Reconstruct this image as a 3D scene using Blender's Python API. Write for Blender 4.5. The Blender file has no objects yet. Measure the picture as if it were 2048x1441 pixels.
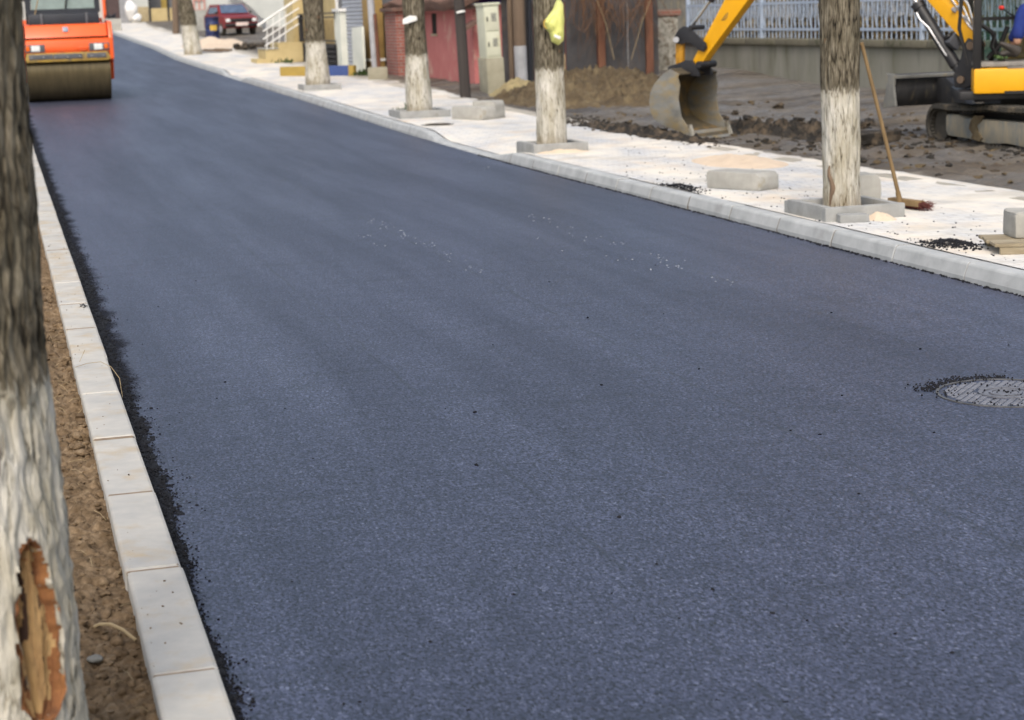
import bpy, bmesh, math, random
import numpy as np
from mathutils import Vector, Matrix, noise
R = math.radians
rnd = random.Random(11)
SC = bpy.context.scene
COL = SC.collection

# ------------------------------------------------------------------ camera model and terrain
FPX, PITCH, YAW, ROLL, EYE = 3662.5, .188, .2669, .0343, 1.818
cF = Vector((math.sin(YAW)*math.cos(PITCH), math.cos(YAW)*math.cos(PITCH), -math.sin(PITCH)))
_r = Vector((math.cos(YAW), -math.sin(YAW), 0)); _u = _r.cross(cF)
cR = _r*math.cos(ROLL) - _u*math.sin(ROLL); cU = _r*math.sin(ROLL) + _u*math.cos(ROLL)
CAM = Vector((0, 0, EYE))
def ray(x, y): return cF*FPX + cR*(x-1024) - cU*(y-720.5)
def PX(x, y, X): d = ray(x, y); return CAM + d*(X/d.x)
def PY(x, y, Y): d = ray(x, y); return CAM + d*(Y/d.y)
TB = [(0,0),(22,0),(25,.02),(28.2,.05),(35,.16),(46,.31),(63,.56),(73.5,.88),(81.7,1.04),(95.5,1.34),(105,1.6),(120,2.0),(150,2.7),(250,4.5),(600,10)]
tx = [a for a, b in TB]; ty = [b for a, b in TB]
def rise(Y): return float(sum(np.interp(Y+o, tx, ty) for o in (-2,-1,0,1,2))/5)
def sstep(a, b, x):
    t = min(1, max(0, (x-a)/(b-a))); return t*t*(3-2*t)
def fbm(x, y, z=0, o=4):
    s = 0; a = 1
    for i in range(o):
        s += a*noise.noise((x, y, z)); x *= 2.03; y *= 2.03; z *= 2.03; a *= .5
    return s
def kerbh(Y):                                   # the kerb drops at two driveways
    d = max(sstep(21.5, 22.6, Y)*(1-sstep(25.2, 26.4, Y)), sstep(46, 47, Y)*(1-sstep(50, 51, Y)))
    return .12 - .095*d
def pave(X, Y):
    t = sstep(6.1, 7.0, X)
    return rise(Y) + kerbh(Y)*(1-t) + .12*t
def lot(X, Y):
    e = sstep(8.4, 9.0, X)
    base = rise(Y) + .12
    n = .05*fbm(X*.8, Y*.8, 3) + .055*fbm(X*1.6, Y*4.5, 6, 3) + .03*fbm(X*4, Y*4, 9, 3) + .03*abs(fbm(X*9, Y*9, 5, 2))
    near = 1-sstep(33, 38, Y)
    b = base*(1-near*e) + (rise(Y)*.5 + .04)*near*e
    b += .12*sstep(12.5, 15.4, X)*(1-sstep(40, 46, Y))
    return b + n*e*(1-.75*sstep(13, 15, X))*(.6 if Y > 40 else 1)
def Gd(x, y, k=.12, fn=None):
    d = ray(x, y); d = d/d.y
    Y = 4.
    while Y < 220:
        p = CAM + d*Y
        if p.z <= (fn(p.x, Y) if fn else rise(Y)+k): return p
        Y += .02
    return p

# ------------------------------------------------------------------ materials
MATS = {}
def nodes_of(name):
    m = bpy.data.materials.new(name); m.use_nodes = True
    nt = m.node_tree; b = nt.nodes['Principled BSDF']
    MATS[name] = m
    def N(t, **k):
        n = nt.nodes.new(t)
        for a, v in k.items():
            if a.startswith('i_'): n.inputs[a[2:].replace('_', ' ')].default_value = v
            else: setattr(n, a, v)
        return n
    def L(a, b_): nt.links.new(a, b_)
    return m, b, N, L
def c4(c): return (c[0], c[1], c[2], 1)
def ramp(N, stops):
    n = N('ShaderNodeValToRGB'); e = n.color_ramp.elements
    while len(e) < len(stops): e.new(.5)
    for q, (p, c) in zip(e, stops):
        q.position = p; q.color = c4(c) if not isinstance(c, (int, float)) else (c, c, c, 1)
    return n
def mixc(N, L, fac, a, b, mode='MIX'):
    n = N('ShaderNodeMix', data_type='RGBA', blend_type=mode)
    for s, v in ((0, fac), (6, a), (7, b)):
        if hasattr(v, 'node'): L(v, n.inputs[s])
        else: n.inputs[s].default_value = v if s == 0 else c4(v)
    return n.outputs[2]
def mth(N, L, op, a, b=None, clamp=False):
    n = N('ShaderNodeMath', operation=op, use_clamp=clamp)
    for s, v in ((0, a), (1, b)):
        if v is None: continue
        if hasattr(v, 'node'): L(v, n.inputs[s])
        else: n.inputs[s].default_value = v
    return n.outputs[0]
def coords(N, L, stretch=(1,1,1)):
    t = N('ShaderNodeTexCoord'); m = N('ShaderNodeMapping'); m.inputs['Scale'].default_value = stretch
    L(t.outputs['Object'], m.inputs[0]); return m.outputs[0]
def nz(N, L, v, scale, detail=5, rough=.6):
    n = N('ShaderNodeTexNoise'); n.inputs['Scale'].default_value = scale
    n.inputs['Detail'].default_value = detail; n.inputs['Roughness'].default_value = rough
    L(v, n.inputs['Vector']); return n.outputs[0]
def bumpn(N, L, b, h, strength, dist):
    n = N('ShaderNodeBump'); n.inputs['Strength'].default_value = strength; n.inputs['Distance'].default_value = dist
    L(h, n.inputs['Height']); L(n.outputs[0], b.inputs['Normal']); return n
def simple(name, c1, c2=None, scale=6, rough=.6, metal=0, bump=.15, bscale=None, stretch=(1,1,1), dirt=None, dscale=3, dthr=(.5,.65), spec=.5, c3=None, bdist=.01):
    m, b, N, L = nodes_of(name)
    v = coords(N, L, stretch)
    c2 = c2 or tuple(x*.8 for x in c1)
    n1 = nz(N, L, v, scale)
    st = [(.3, c2), (.68, c1)] if c3 is None else [(.25, c2), (.5, c1), (.75, c3)]
    col = ramp(N, st); L(n1, col.inputs[0]); out = col.outputs[0]
    if dirt:
        n2 = nz(N, L, v, dscale, 7, .65); r2 = ramp(N, [(dthr[0], 0.), (dthr[1], 1.)]); L(n2, r2.inputs[0])
        out = mixc(N, L, r2.outputs[0], out, dirt)
        L(mth(N, L, 'MULTIPLY_ADD', r2.outputs[0], .3), b.inputs['Roughness']) if False else None
    L(out, b.inputs['Base Color'])
    b.inputs['Roughness'].default_value = rough; b.inputs['Metallic'].default_value = metal
    b.inputs['Specular IOR Level'].default_value = spec
    if bump: bumpn(N, L, b, nz(N, L, v, bscale or scale*6, 6, .7), bump, bdist)
    return m

def asphalt_mat():
    m, b, N, L = nodes_of('asphalt')
    v = coords(N, L); vs = coords(N, L, (1, .09, 1)); vx = coords(N, L, (.35, 1, 1))
    vo = N('ShaderNodeTexVoronoi'); vo.inputs['Scale'].default_value = 125; L(coords(N, L, (1,.55,1)), vo.inputs['Vector'])
    fine = nz(N, L, v, 170, 3, .6)
    streak = nz(N, L, vs, 1.7, 5, .62)
    cross = nz(N, L, vx, 5, 6, .72)
    big = nz(N, L, v, .5, 4, .55)
    vx2 = coords(N, L, (1, .5, 1)); pores = nz(N, L, vx2, 84, 5, .75)
    pr = ramp(N, [(.40, 1.), (.50, 0.)]); L(pores, pr.inputs[0])
    # aggregate tone per stone; blue of the sky reflection painted into the base colour
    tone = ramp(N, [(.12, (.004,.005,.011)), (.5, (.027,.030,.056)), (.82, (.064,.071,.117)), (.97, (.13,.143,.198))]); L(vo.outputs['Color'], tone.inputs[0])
    st = ramp(N, [(.35, (.66,.67,.70)), (.63, (1.24,1.24,1.24))]); L(streak, st.inputs[0])
    cr = ramp(N, [(.36, (.55,.55,.57)), (.47, (1.05,1.05,1.05))]); L(cross, cr.inputs[0])
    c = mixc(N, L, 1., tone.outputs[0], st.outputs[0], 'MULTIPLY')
    c = mixc(N, L, .8, c, cr.outputs[0], 'MULTIPLY')
    c = mixc(N, L, mth(N, L, 'MULTIPLY', pr.outputs[0], .97), c, (.006,.007,.009))
    # a strip of loose mix along the left kerb that the roller did not press: darker and matt
    t = N('ShaderNodeTexCoord'); sx = N('ShaderNodeSeparateXYZ'); L(t.outputs['Object'], sx.inputs[0])
    wv = mth(N, L, 'ADD', mth(N, L, 'MULTIPLY', nz(N, L, v, 2.0, 3), .26), mth(N, L, 'MULTIPLY', nz(N, L, v, 55, 7, .85), .27))
    far = mth(N, L, 'MULTIPLY', mth(N, L, 'MULTIPLY', mth(N, L, 'SUBTRACT', sx.outputs[1], 6.), .22, True), .12)
    e = mth(N, L, 'SUBTRACT', mth(N, L, 'ADD', mth(N, L, 'ADD', .225, wv), far), sx.outputs[0])
    lm = mth(N, L, 'MULTIPLY', e, 17., True)
    c = mixc(N, L, mth(N, L, 'MULTIPLY', lm, .9), c, (.012,.013,.017))
    for sx0, wd_ in ((1.86, .013), (3.16, .018), (4.6, .015)):
        dd = mth(N, L, 'ABSOLUTE', mth(N, L, 'SUBTRACT', mth(N, L, 'ADD', sx.outputs[0], mth(N, L, 'MULTIPLY', nz(N, L, coords(N, L, (1,.6,1)), 3.2, 4), .12)), sx0+.06))
        ln = mth(N, L, 'SUBTRACT', 1., mth(N, L, 'DIVIDE', dd, wd_), True)
        pt_ = ramp(N, [(.40, 0.), (.54, .85)]); L(nz(N, L, v, 1.9, 5), pt_.inputs[0])
        c = mixc(N, L, mth(N, L, 'MULTIPLY', ln, pt_.outputs[0]), c, (.008,.009,.011))
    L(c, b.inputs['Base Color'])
    rg = ramp(N, [(.3, .58), (.7, .44)]); L(streak, rg.inputs[0])
    L(mth(N, L, 'ADD', rg.outputs[0], mth(N, L, 'MULTIPLY', lm, .6), True), b.inputs['Roughness'])
    L(mth(N, L, 'SUBTRACT', 1., mth(N, L, 'MULTIPLY', mth(N, L, 'MAXIMUM', lm, mth(N, L, 'MULTIPLY', pr.outputs[0], .8)), .85)), b.inputs['Specular IOR Level'])
    b.inputs['Specular Tint'].default_value = (.70,.79,1,1)
    L(mth(N, L, 'SUBTRACT', .44, mth(N, L, 'MULTIPLY', lm, .44)), b.inputs['Coat Weight']); b.inputs['Coat Roughness'].default_value = .5; b.inputs['Coat Tint'].default_value = (.90,.92,1,1)
    h = mth(N, L, 'ADD', mth(N, L, 'MULTIPLY', vo.outputs['Distance'], -.6), mth(N, L, 'MULTIPLY', fine, .7))
    h = mth(N, L, 'SUBTRACT', h, mth(N, L, 'MULTIPLY', pr.outputs[0], .8))
    bn = bumpn(N, L, b, h, .13, .004)
    b2 = N('ShaderNodeBump'); b2.inputs['Strength'].default_value = .35; b2.inputs['Distance'].default_value = .02
    L(mth(N, L, 'ADD', cross, mth(N, L, 'MULTIPLY', streak, .8)), b2.inputs['Height']); L(b2.outputs[0], bn.inputs['Normal'])
    return m
def paving_mat():
    m, b, N, L = nodes_of('sanded_pavers')
    v = coords(N, L)
    br = N('ShaderNodeTexBrick'); L(v, br.inputs['Vector'])
    br.inputs['Scale'].default_value = 1; br.inputs['Mortar Size'].default_value = .006
    br.inputs['Brick Width'].default_value = .2; br.inputs['Row Height'].default_value = .1; br.inputs['Mortar Smooth'].default_value = .3
    br.inputs['Color1'].default_value = (.58,.60,.62,1); br.inputs['Color2'].default_value = (.47,.49,.52,1); br.inputs['Mortar'].default_value = (.24,.24,.25,1)
    sand = ramp(N, [(.33, (.66,.61,.53)), (.5, (.72,.68,.605)), (.68, (.63,.53,.415))]); L(nz(N, L, v, 1.1, 6, .62), sand.inputs[0])
    msk = ramp(N, [(.36, .05), (.60, .97)]); L(nz(N, L, coords(N, L, (1,.45,1)), 1.7, 8, .68), msk.inputs[0])
    c = mixc(N, L, msk.outputs[0], br.outputs[0], sand.outputs[0])
    spk = ramp(N, [(.66, 0.), (.73, 1.)]); L(nz(N, L, v, 26, 5, .7), spk.inputs[0])
    pat = ramp(N, [(.45, 0.), (.6, .75)]); L(nz(N, L, v, .9, 3), pat.inputs[0])
    c = mixc(N, L, mth(N, L, 'MULTIPLY', spk.outputs[0], pat.outputs[0]), c, (.2,.19,.18))
    # faint muddy wheel marks running along the footway
    tr = ramp(N, [(.56, 0.), (.70, .6)]); L(nz(N, L, coords(N, L, (.55,1.1,1)), 1.2, 6, .6), tr.inputs[0])
    c = mixc(N, L, tr.outputs[0], c, (.40,.37,.31))
    L(c, b.inputs['Base Color']); b.inputs['Roughness'].default_value = .9; b.inputs['Specular IOR Level'].default_value = .2
    h = mth(N, L, 'ADD', nz(N, L, v, 60, 5, .7), mth(N, L, 'MULTIPLY', mth(N, L, 'MULTIPLY', br.outputs['Fac'], mth(N, L, 'SUBTRACT', 1., msk.outputs[0])), -2.))
    bumpn(N, L, b, h, .4, .006)
    return m
def lot_mat():
    m, b, N, L = nodes_of('churned_dirt')
    v = coords(N, L)
    a = ramp(N, [(.30, (.032,.026,.02)), (.44, (.082,.067,.051)), (.58, (.145,.12,.09)), (.74, (.22,.19,.15))]); L(nz(N, L, coords(N, L, (.6,1,1)), 1.3, 9, .68), a.inputs[0])
    g = ramp(N, [(.44, 0.), (.58, 1.)]); L(nz(N, L, coords(N, L, (.4,1,1)), .55, 5, .55), g.inputs[0])
    gt = ramp(N, [(.3, (.11,.105,.10)), (.7, (.21,.203,.193))]); L(nz(N, L, v, 5, 6, .7), gt.inputs[0])
    c = mixc(N, L, mth(N, L, 'MULTIPLY', g.outputs[0], .6), a.outputs[0], gt.outputs[0])
    t = N('ShaderNodeTexCoord'); sx = N('ShaderNodeSeparateXYZ'); L(t.outputs['Object'], sx.inputs[0])
    # white sand spilled from the footway over the rim of the dirt
    e = mth(N, L, 'ADD', sx.outputs[0], mth(N, L, 'MULTIPLY', nz(N, L, v, 2.2, 6, .6), 1.1))
    er = ramp(N, [(.0, 1.), (1., 0.)]); L(mth(N, L, 'MULTIPLY', mth(N, L, 'SUBTRACT', e, 8.95), 2.2, True), er.inputs[0])
    c = mixc(N, L, mth(N, L, 'MULTIPLY', er.outputs[0], .8), c, (.55,.51,.43))
    L(c, b.inputs['Base Color'])
    rr = ramp(N, [(.38, .35), (.58, .9)]); L(nz(N, L, v, 1.6, 4), rr.inputs[0]); L(rr.outputs[0], b.inputs['Roughness'])
    bumpn(N, L, b, nz(N, L, v, 14, 9, .75), .9, .05)
    return m
def bark_mat(name, fine=1., h=1.0, spots=True, sz=.16):
    m, b, N, L = nodes_of(name)
    v = coords(N, L, (1,1,sz)); vi = coords(N, L)
    n0 = nz(N, L, v, 26*fine, 7, .65)
    vd = N('ShaderNodeVectorMath', operation='ADD'); nv_ = N('ShaderNodeTexNoise'); nv_.inputs['Scale'].default_value = 14; nv_.inputs['Detail'].default_value = 4; L(v, nv_.inputs['Vector'])
    sc_ = N('ShaderNodeVectorMath', operation='SCALE'); L(nv_.outputs['Color'], sc_.inputs[0]); sc_.inputs['Scale'].default_value = .05
    vl_ = N('ShaderNodeVectorMath', operation='MULTIPLY'); vl_.inputs[1].default_value = (1,1,.55); L(v, vl_.inputs[0])
    L(vl_.outputs[0], vd.inputs[0]); L(sc_.outputs[0], vd.inputs[1])
    vo = N('ShaderNodeTexVoronoi', feature='DISTANCE_TO_EDGE'); vo.inputs['Scale'].default_value = 24*fine; L(vd.outputs[0], vo.inputs['Vector'])
    ck = ramp(N, [(.0, 0.), (.10, 1.)]); L(vo.outputs['Distance'], ck.inputs[0])
    # plates at .35 of the noise contrast, cracks cut down to the dark end of the ramps
    n = mth(N, L, 'ADD', mth(N, L, 'MULTIPLY', mth(N, L, 'SUBTRACT', n0, .5), .85), mth(N, L, 'ADD', .385, mth(N, L, 'MULTIPLY', ck.outputs[0], .145)))
    bark = ramp(N, [(.34, (.015,.013,.010)), (.45, (.085,.075,.057)), (.57, (.165,.15,.12)), (.70, (.30,.28,.235))]); L(n, bark.inputs[0])
    lc = ramp(N, [(.35, (.75,.72,.62)), (.65, (1.15,1.1,1.02))]); L(nz(N, L, vi, 3, 4), lc.inputs[0])
    bc = mixc(N, L, 1., bark.outputs[0], lc.outputs[0], 'MULTIPLY')
    if spots:
        sp = ramp(N, [(.70, 0.), (.74, .9)]); L(nz(N, L, coords(N, L, (1,1,.5)), 9, 3, .5), sp.inputs[0])
        bc = mixc(N, L, sp.outputs[0], bc, (.27,.13,.07))
    wh = ramp(N, [(.29, (.05,.044,.035)), (.36, (.30,.28,.235)), (.43, (.47,.455,.405)), (.64, (.62,.605,.56))]); L(n, wh.inputs[0])
    wl = ramp(N, [(.36, (.68,.64,.54)), (.62, (1.08,1.07,1.05))]); L(nz(N, L, coords(N, L, (1,1,.4)), 6, 6, .6), wl.inputs[0])
    wc = mixc(N, L, 1., wh.outputs[0], wl.outputs[0], 'MULTIPLY')
    t = N('ShaderNodeTexCoord'); sx = N('ShaderNodeSeparateXYZ'); L(t.outputs['Object'], sx.inputs[0])
    zz = mth(N, L, 'ADD', sx.outputs[2], mth(N, L, 'MULTIPLY', mth(N, L, 'SUBTRACT', n, .5), .38))
    k = mth(N, L, 'MULTIPLY', mth(N, L, 'SUBTRACT', h, zz), 40., True)
    c = mixc(N, L, k, bc, wc)
    # mud splashed on the lowest hand's breadth
    k2 = mth(N, L, 'MULTIPLY', mth(N, L, 'SUBTRACT', .22, zz), 3.5, True)
    c = mixc(N, L, mth(N, L, 'MULTIPLY', k2, .75), c, (.20,.155,.10))
    L(c, b.inputs['Base Color']); b.inputs['Roughness'].default_value = .9; b.inputs['Specular IOR Level'].default_value = .2
    bumpn(N, L, b, n, 1., .02)
    return m
def soil_mat():
    m, b, N, L = nodes_of('loose_soil')
    v = coords(N, L)
    a = ramp(N, [(.3, (.085,.058,.033)), (.5, (.19,.135,.083)), (.68, (.31,.235,.155))]); L(nz(N, L, v, 22, 9, .7), a.inputs[0])
    bb = ramp(N, [(.4, (.78,.76,.74)), (.62, (1.1,1.08,1.05))]); L(nz(N, L, v, 5, 4), bb.inputs[0])
    c = mixc(N, L, 1., a.outputs[0], bb.outputs[0], 'MULTIPLY')
    L(c, b.inputs['Base Color']); b.inputs['Roughness'].default_value = .95; b.inputs['Specular IOR Level'].default_value = .15
    bumpn(N, L, b, nz(N, L, v, 150, 6, .75), .8, .008)
    return m
def brick_mat(name, c1, c2, mort, w=.25, h=.075, rot=None):
    m, b, N, L = nodes_of(name)
    t = N('ShaderNodeTexCoord'); mp = N('ShaderNodeMapping'); L(t.outputs['Object'], mp.inputs[0])
    sp = N('ShaderNodeSeparateXYZ'); L(t.outputs['Object'], sp.inputs[0]); cb = N('ShaderNodeCombineXYZ')
    L(mth(N, L, 'ADD', sp.outputs[0], sp.outputs[1]), cb.inputs[0]); L(sp.outputs[2], cb.inputs[1])
    br = N('ShaderNodeTexBrick'); L(cb.outputs[0], br.inputs['Vector']); br.inputs['Scale'].default_value = 1
    br.inputs['Brick Width'].default_value = w; br.inputs['Row Height'].default_value = h; br.inputs['Mortar Size'].default_value = .012
    br.inputs['Color1'].default_value = c4(c1); br.inputs['Color2'].default_value = c4(c2); br.inputs['Mortar'].default_value = c4(mort)
    L(mixc(N, L, .5, br.outputs[0], ramp_noise(N, L, 6), 'MULTIPLY'), b.inputs['Base Color'])
    b.inputs['Roughness'].default_value = .9
    bumpn(N, L, b, mth(N, L, 'SUBTRACT', 1., br.outputs['Fac']), .5, .01)
    return m
def ramp_noise(N, L, s):
    r_ = ramp(N, [(.3, (.6,.58,.55)), (.7, (1.2,1.2,1.2))]); L(nz(N, L, coords(N, L), s, 6), r_.inputs[0]); return r_.outputs[0]
def glass_mat(name, tint, alpha, rough=.05):
    m, b, N, L = nodes_of(name)
    b.inputs['Base Color'].default_value = c4(tint); b.inputs['Roughness'].default_value = rough
    b.inputs['Alpha'].default_value = alpha
    v = coords(N, L); r_ = ramp(N, [(.4, alpha*.85), (.7, min(1, alpha*1.15))]); L(nz(N, L, v, 3), r_.inputs[0]); L(r_.outputs[0], b.inputs['Alpha'])
    return m

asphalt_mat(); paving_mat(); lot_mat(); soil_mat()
bark_mat('bark', 1.3, 1.0, True, .2); bark_mat('bark_near', 1.35, 1.07, False, .24)
S = simple
S('kerb_pale', (.50,.48,.435), (.38,.375,.36), 6, .85, bump=.3, bscale=90, dirt=(.43,.34,.22), dscale=4.5, dthr=(.5,.72), bdist=.004)
S('kerb_grey', (.44,.455,.46), (.32,.335,.34), 5, .85, bump=.25, bscale=70, dirt=(.27,.27,.27), dscale=3, dthr=(.56,.75), bdist=.005)
S('mortar', (.28,.21,.14), (.18,.13,.09), 30, .95)
S('mortar_dark', (.20,.17,.13), (.12,.10,.08), 30, .95)
S('concrete_block', (.41,.40,.37), (.30,.295,.27), 6, .9, bump=.35, bscale=60, dirt=(.30,.27,.2), dscale=5, dthr=(.58,.75), bdist=.006)
S('concrete_slab', (.33,.335,.33), (.24,.245,.24), 8, .9, bump=.3, bscale=90, dirt=(.2,.19,.17), dscale=6, dthr=(.6,.8), bdist=.005)
S('asphalt_crumb', (.017,.018,.023), (.006,.006,.008), 40, .75, bump=.6, bscale=120, spec=.25)
S('asphalt_broken', (.045,.042,.038), (.02,.018,.016), 9, .9, bump=1., bscale=30, dirt=(.13,.10,.07), dscale=6, dthr=(.46,.62), bdist=.04, spec=.25)
S('peach_sand', (.63,.51,.385), (.56,.445,.33), 5, .95, bump=.6, bscale=40, c3=(.68,.55,.42), bdist=.015)
S('yellow_sand', (.36,.30,.15), (.22,.17,.09), 3, .95, bump=.6, bscale=25, bdist=.03)
S('brown_earth', (.135,.097,.052), (.06,.043,.025), 3.5, .95, bump=1., bscale=14, c3=(.23,.18,.10), bdist=.08)
S('white_fleck', (.44,.47,.52), (.3,.33,.38), 20, .6)
S('yellow_paint', (.80,.40,.008), (.74,.36,.006), 4, .38, bump=.03, dirt=(.40,.22,.04), dscale=7, dthr=(.62,.8))
S('yellow_worn', (.62,.30,.008), (.30,.15,.02), 9, .55, bump=.1, dirt=(.06,.035,.012), dscale=9, dthr=(.5,.65))
S('black_steel', (.022,.022,.026), (.013,.013,.016), 6, .5, bump=.08, dirt=(.06,.052,.042), dscale=6, dthr=(.58,.75))
S('black_plain', (.012,.012,.014), (.008,.008,.009), 5, .45, bump=0)
S('bucket_steel', (.25,.25,.235), (.15,.15,.14), 4, .55, metal=.25, bump=.15, stretch=(1,1,2), dirt=(.27,.21,.11), dscale=3.5, dthr=(.44,.66))
S('bucket_inner', (.11,.085,.045), (.05,.042,.03), 4, .7, metal=.1, bump=.3, dirt=(.20,.12,.035), dscale=4, dthr=(.5,.66))
S('chrome', (.72,.73,.75), (.6,.61,.63), 8, .22, metal=.9, bump=0)
S('rubber_track', (.055,.05,.042), (.03,.028,.024), 7, .9, bump=.5, dirt=(.13,.105,.072), dscale=5, dthr=(.52,.7))
S('muddy_plate', (.31,.265,.185), (.17,.175,.165), 6, .85, bump=.3, stretch=(1,1.6,.6), dirt=(.15,.165,.17), dscale=4, dthr=(.5,.62))
S('blade_steel', (.07,.07,.073), (.038,.038,.042), 4, .6, metal=.2, bump=.2, stretch=(2,1,.5), dirt=(.20,.17,.11), dscale=5, dthr=(.57,.75))
S('blade_worn', (.30,.30,.28), (.2,.2,.19), 5, .6, metal=.2, bump=.15, dirt=(.33,.28,.18), dscale=5, dthr=(.55,.7))
S('red_plastic', (.62,.03,.02), None, 5, .4, bump=0)
S('floor_dusty', (.30,.28,.25), (.17,.16,.15), 12, .9)
S('seat_cloth', (.02,.02,.022), None, 10, .9)
S('blue_cloth', (.012,.035,.22), (.008,.02,.14), 9, .85, bump=.3, bscale=14, bdist=.02)
S('white_cloth', (.6,.59,.57), None, 9, .85)
S('skin', (.45,.25,.17), None, 9, .5)
S('hair', (.03,.02,.015), None, 40, .6)
S('shoe_leather', (.07,.06,.052), (.035,.03,.027), 12, .6)
S('green_sheet', (.03,.13,.10), (.02,.10,.08), 5, .35, bump=0)
glass_mat('tinted_glass', (.05,.16,.13), .35)
glass_mat('windscreen', (.30,.38,.37), .8, .12)
S('orange_paint', (.80,.12,.022), (.74,.10,.018), 3, .33, bump=.02, dirt=(.55,.09,.025), dscale=6, dthr=(.6,.8))
S('drum_steel', (.12,.095,.05), (.075,.06,.032), 3, .32, metal=.55, bump=.02, stretch=(4,.6,.6))
S('grey_plastic', (.10,.105,.12), (.07,.075,.088), 7, .55)
S('dark_hood', (.022,.026,.038), (.015,.018,.026), 3, .42)
S('scraper_yellow', (.42,.28,.05), (.28,.17,.04), 8, .6, dirt=(.16,.12,.06), dscale=6)
S('lamp_lens', (.78,.80,.80), (.6,.62,.62), 30, .12, bump=.4, bscale=90)
S('amber_lens', (.75,.13,.01), None, 20, .2)
S('badge_grey', (.25,.28,.36), (.19,.21,.28), 40, .4)
S('dark_red_paint', (.19,.018,.02), (.15,.014,.016), 4, .35, bump=.02, spec=.3)
S('car_glass', (.10,.14,.22), (.05,.07,.11), 4, .1, bump=0)
S('plate_white', (.72,.66,.62), (.6,.42,.38), 40, .6)
S('barrel_blue', (.012,.025,.12), (.008,.012,.05), 5, .5, dirt=(.01,.01,.02), dscale=4)
S('label_yellow', (.55,.36,.06), None, 30, .7)
S('ochre_render', (.52,.42,.22), (.43,.34,.17), 2.5, .9, bump=.1)
S('ochre_stone', (.46,.34,.15), (.32,.235,.11), 5, .9, bump=.6, bscale=9, bdist=.03)
S('ochre_post', (.33,.215,.07), (.22,.14,.045), 3, .85, bump=.2)
S('black_iron', (.014,.014,.018), None, 9, .6)
S('white_paint', (.78,.78,.77), (.66,.66,.64), 5, .6, bump=.05)
S('white_board', (.66,.67,.60), (.56,.58,.52), 3, .8)
S('shutter_grey', (.36,.385,.44), (.30,.32,.375), 3, .5)
S('dark_grey_paint', (.14,.145,.155), None, 4, .7)
S('pipe_grey', (.42,.43,.46), (.3,.31,.33), 4, .5)
S('rust', (.15,.06,.035), (.06,.035,.024), 5, .85, bump=.4, stretch=(1,1,.3), c3=(.21,.105,.06))
S('red_wall', (.50,.185,.175), (.43,.14,.135), 2.5, .9, bump=.15, dirt=(.56,.45,.35), dscale=1.4, dthr=(.55,.72))
S('red_wood', (.30,.05,.038), (.2,.035,.028), 6, .8, stretch=(1,1,.2))
S('roof_tiles', (.16,.09,.068), (.09,.055,.045), 5, .9, bump=.6)
S('plaster_old', (.42,.36,.26), (.3,.25,.17), 3, .9, bump=.3, dirt=(.2,.17,.1), dscale=2)
S('cabinet_cream', (.58,.59,.47), (.52,.53,.42), 3, .6, bump=.04, dirt=(.46,.40,.16), dscale=2.4, dthr=(.58,.75))
S('cabinet_base', (.36,.34,.26), (.26,.245,.18), 4, .9, bump=.3)
S('dark_void', (.006,.006,.005), None, 5, .9, bump=0)
S('pole_wood', (.06,.05,.046), (.035,.03,.028), 4, .9, stretch=(3,3,.2), bump=.4, bscale=30)
S('post_brown', (.17,.12,.085), (.11,.08,.055), 4, .9, stretch=(3,3,.3))
S('purple', (.16,.07,.45), None, 5, .6)
S('tar_sheet', (.15,.148,.158), (.075,.073,.078), 1.6, .75, bump=.3, bscale=5, bdist=.04, dirt=(.15,.12,.095), dscale=2.0, dthr=(.52,.75))
S('twig_brown', (.17,.09,.05), (.09,.05,.03), 9, .9)
S('twig_pale', (.36,.28,.16), (.24,.18,.10), 9, .85)
S('leaf_green', (.06,.11,.025), (.03,.06,.015), 9, .7)
S('leaf_dry', (.15,.115,.055), (.055,.045,.024), 3, .85, c3=(.21,.175,.10))
S('stone_rough', (.40,.385,.34), (.17,.16,.13), 9, .9, bump=.9, bscale=12, bdist=.05, dirt=(.12,.1,.07), dscale=7, dthr=(.5,.6))
S('wall_concrete', (.29,.285,.245), (.17,.167,.14), 2.2, .92, bump=.3, stretch=(1.6,1.6,.35), dirt=(.085,.085,.05), dscale=1.1, dthr=(.48,.72))
S('coping_mossy', (.20,.185,.14), (.11,.10,.07), 4, .95, bump=.6, dirt=(.06,.06,.03), dscale=4, dthr=(.5,.66))
S('rail_blue', (.40,.475,.59), (.31,.38,.49), 5, .5, bump=.05, dirt=(.36,.35,.34), dscale=5, dthr=(.6,.75))
S('house_stucco', (.30,.285,.25), (.16,.15,.125), 3, .95, bump=.6, bscale=10, bdist=.03, dirt=(.36,.31,.21), dscale=4)
S('pale_wall', (.52,.54,.52), (.44,.46,.45), 1.5, .9)
S('pink_frame', (.52,.26,.22), None, 5, .7)
S('grey_step', (.36,.36,.34), (.27,.27,.25), 4, .9)
S('brown_door', (.075,.045,.045), (.05,.03,.03), 4, .6)
S('tarp_white', (.80,.80,.79), (.66,.66,.66), 5, .6, bump=.3, bscale=9, bdist=.03)
S('plank_wood', (.27,.225,.15), (.15,.12,.075), 5, .85, stretch=(.5,4,4), bump=.4, bscale=30, c3=(.40,.36,.28))
S('broom_wood', (.27,.185,.09), (.17,.11,.05), 5, .75, stretch=(3,3,.3), bump=.2)
S('bristle', (.17,.045,.038), (.09,.03,.025), 30, .9)
S('bag_plastic', (.66,.68,.22), (.55,.58,.16), 4, .35, bump=.5, bscale=9, bdist=.02, c3=(.74,.76,.40))
S('cast_iron', (.19,.20,.235), (.10,.105,.125), 14, .6, metal=.1, bump=.2, dirt=(.05,.05,.055), dscale=7, dthr=(.58,.7))
S('ring_iron', (.17,.17,.175), (.05,.05,.05), 12, .5, metal=.4, bump=.2)
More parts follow.
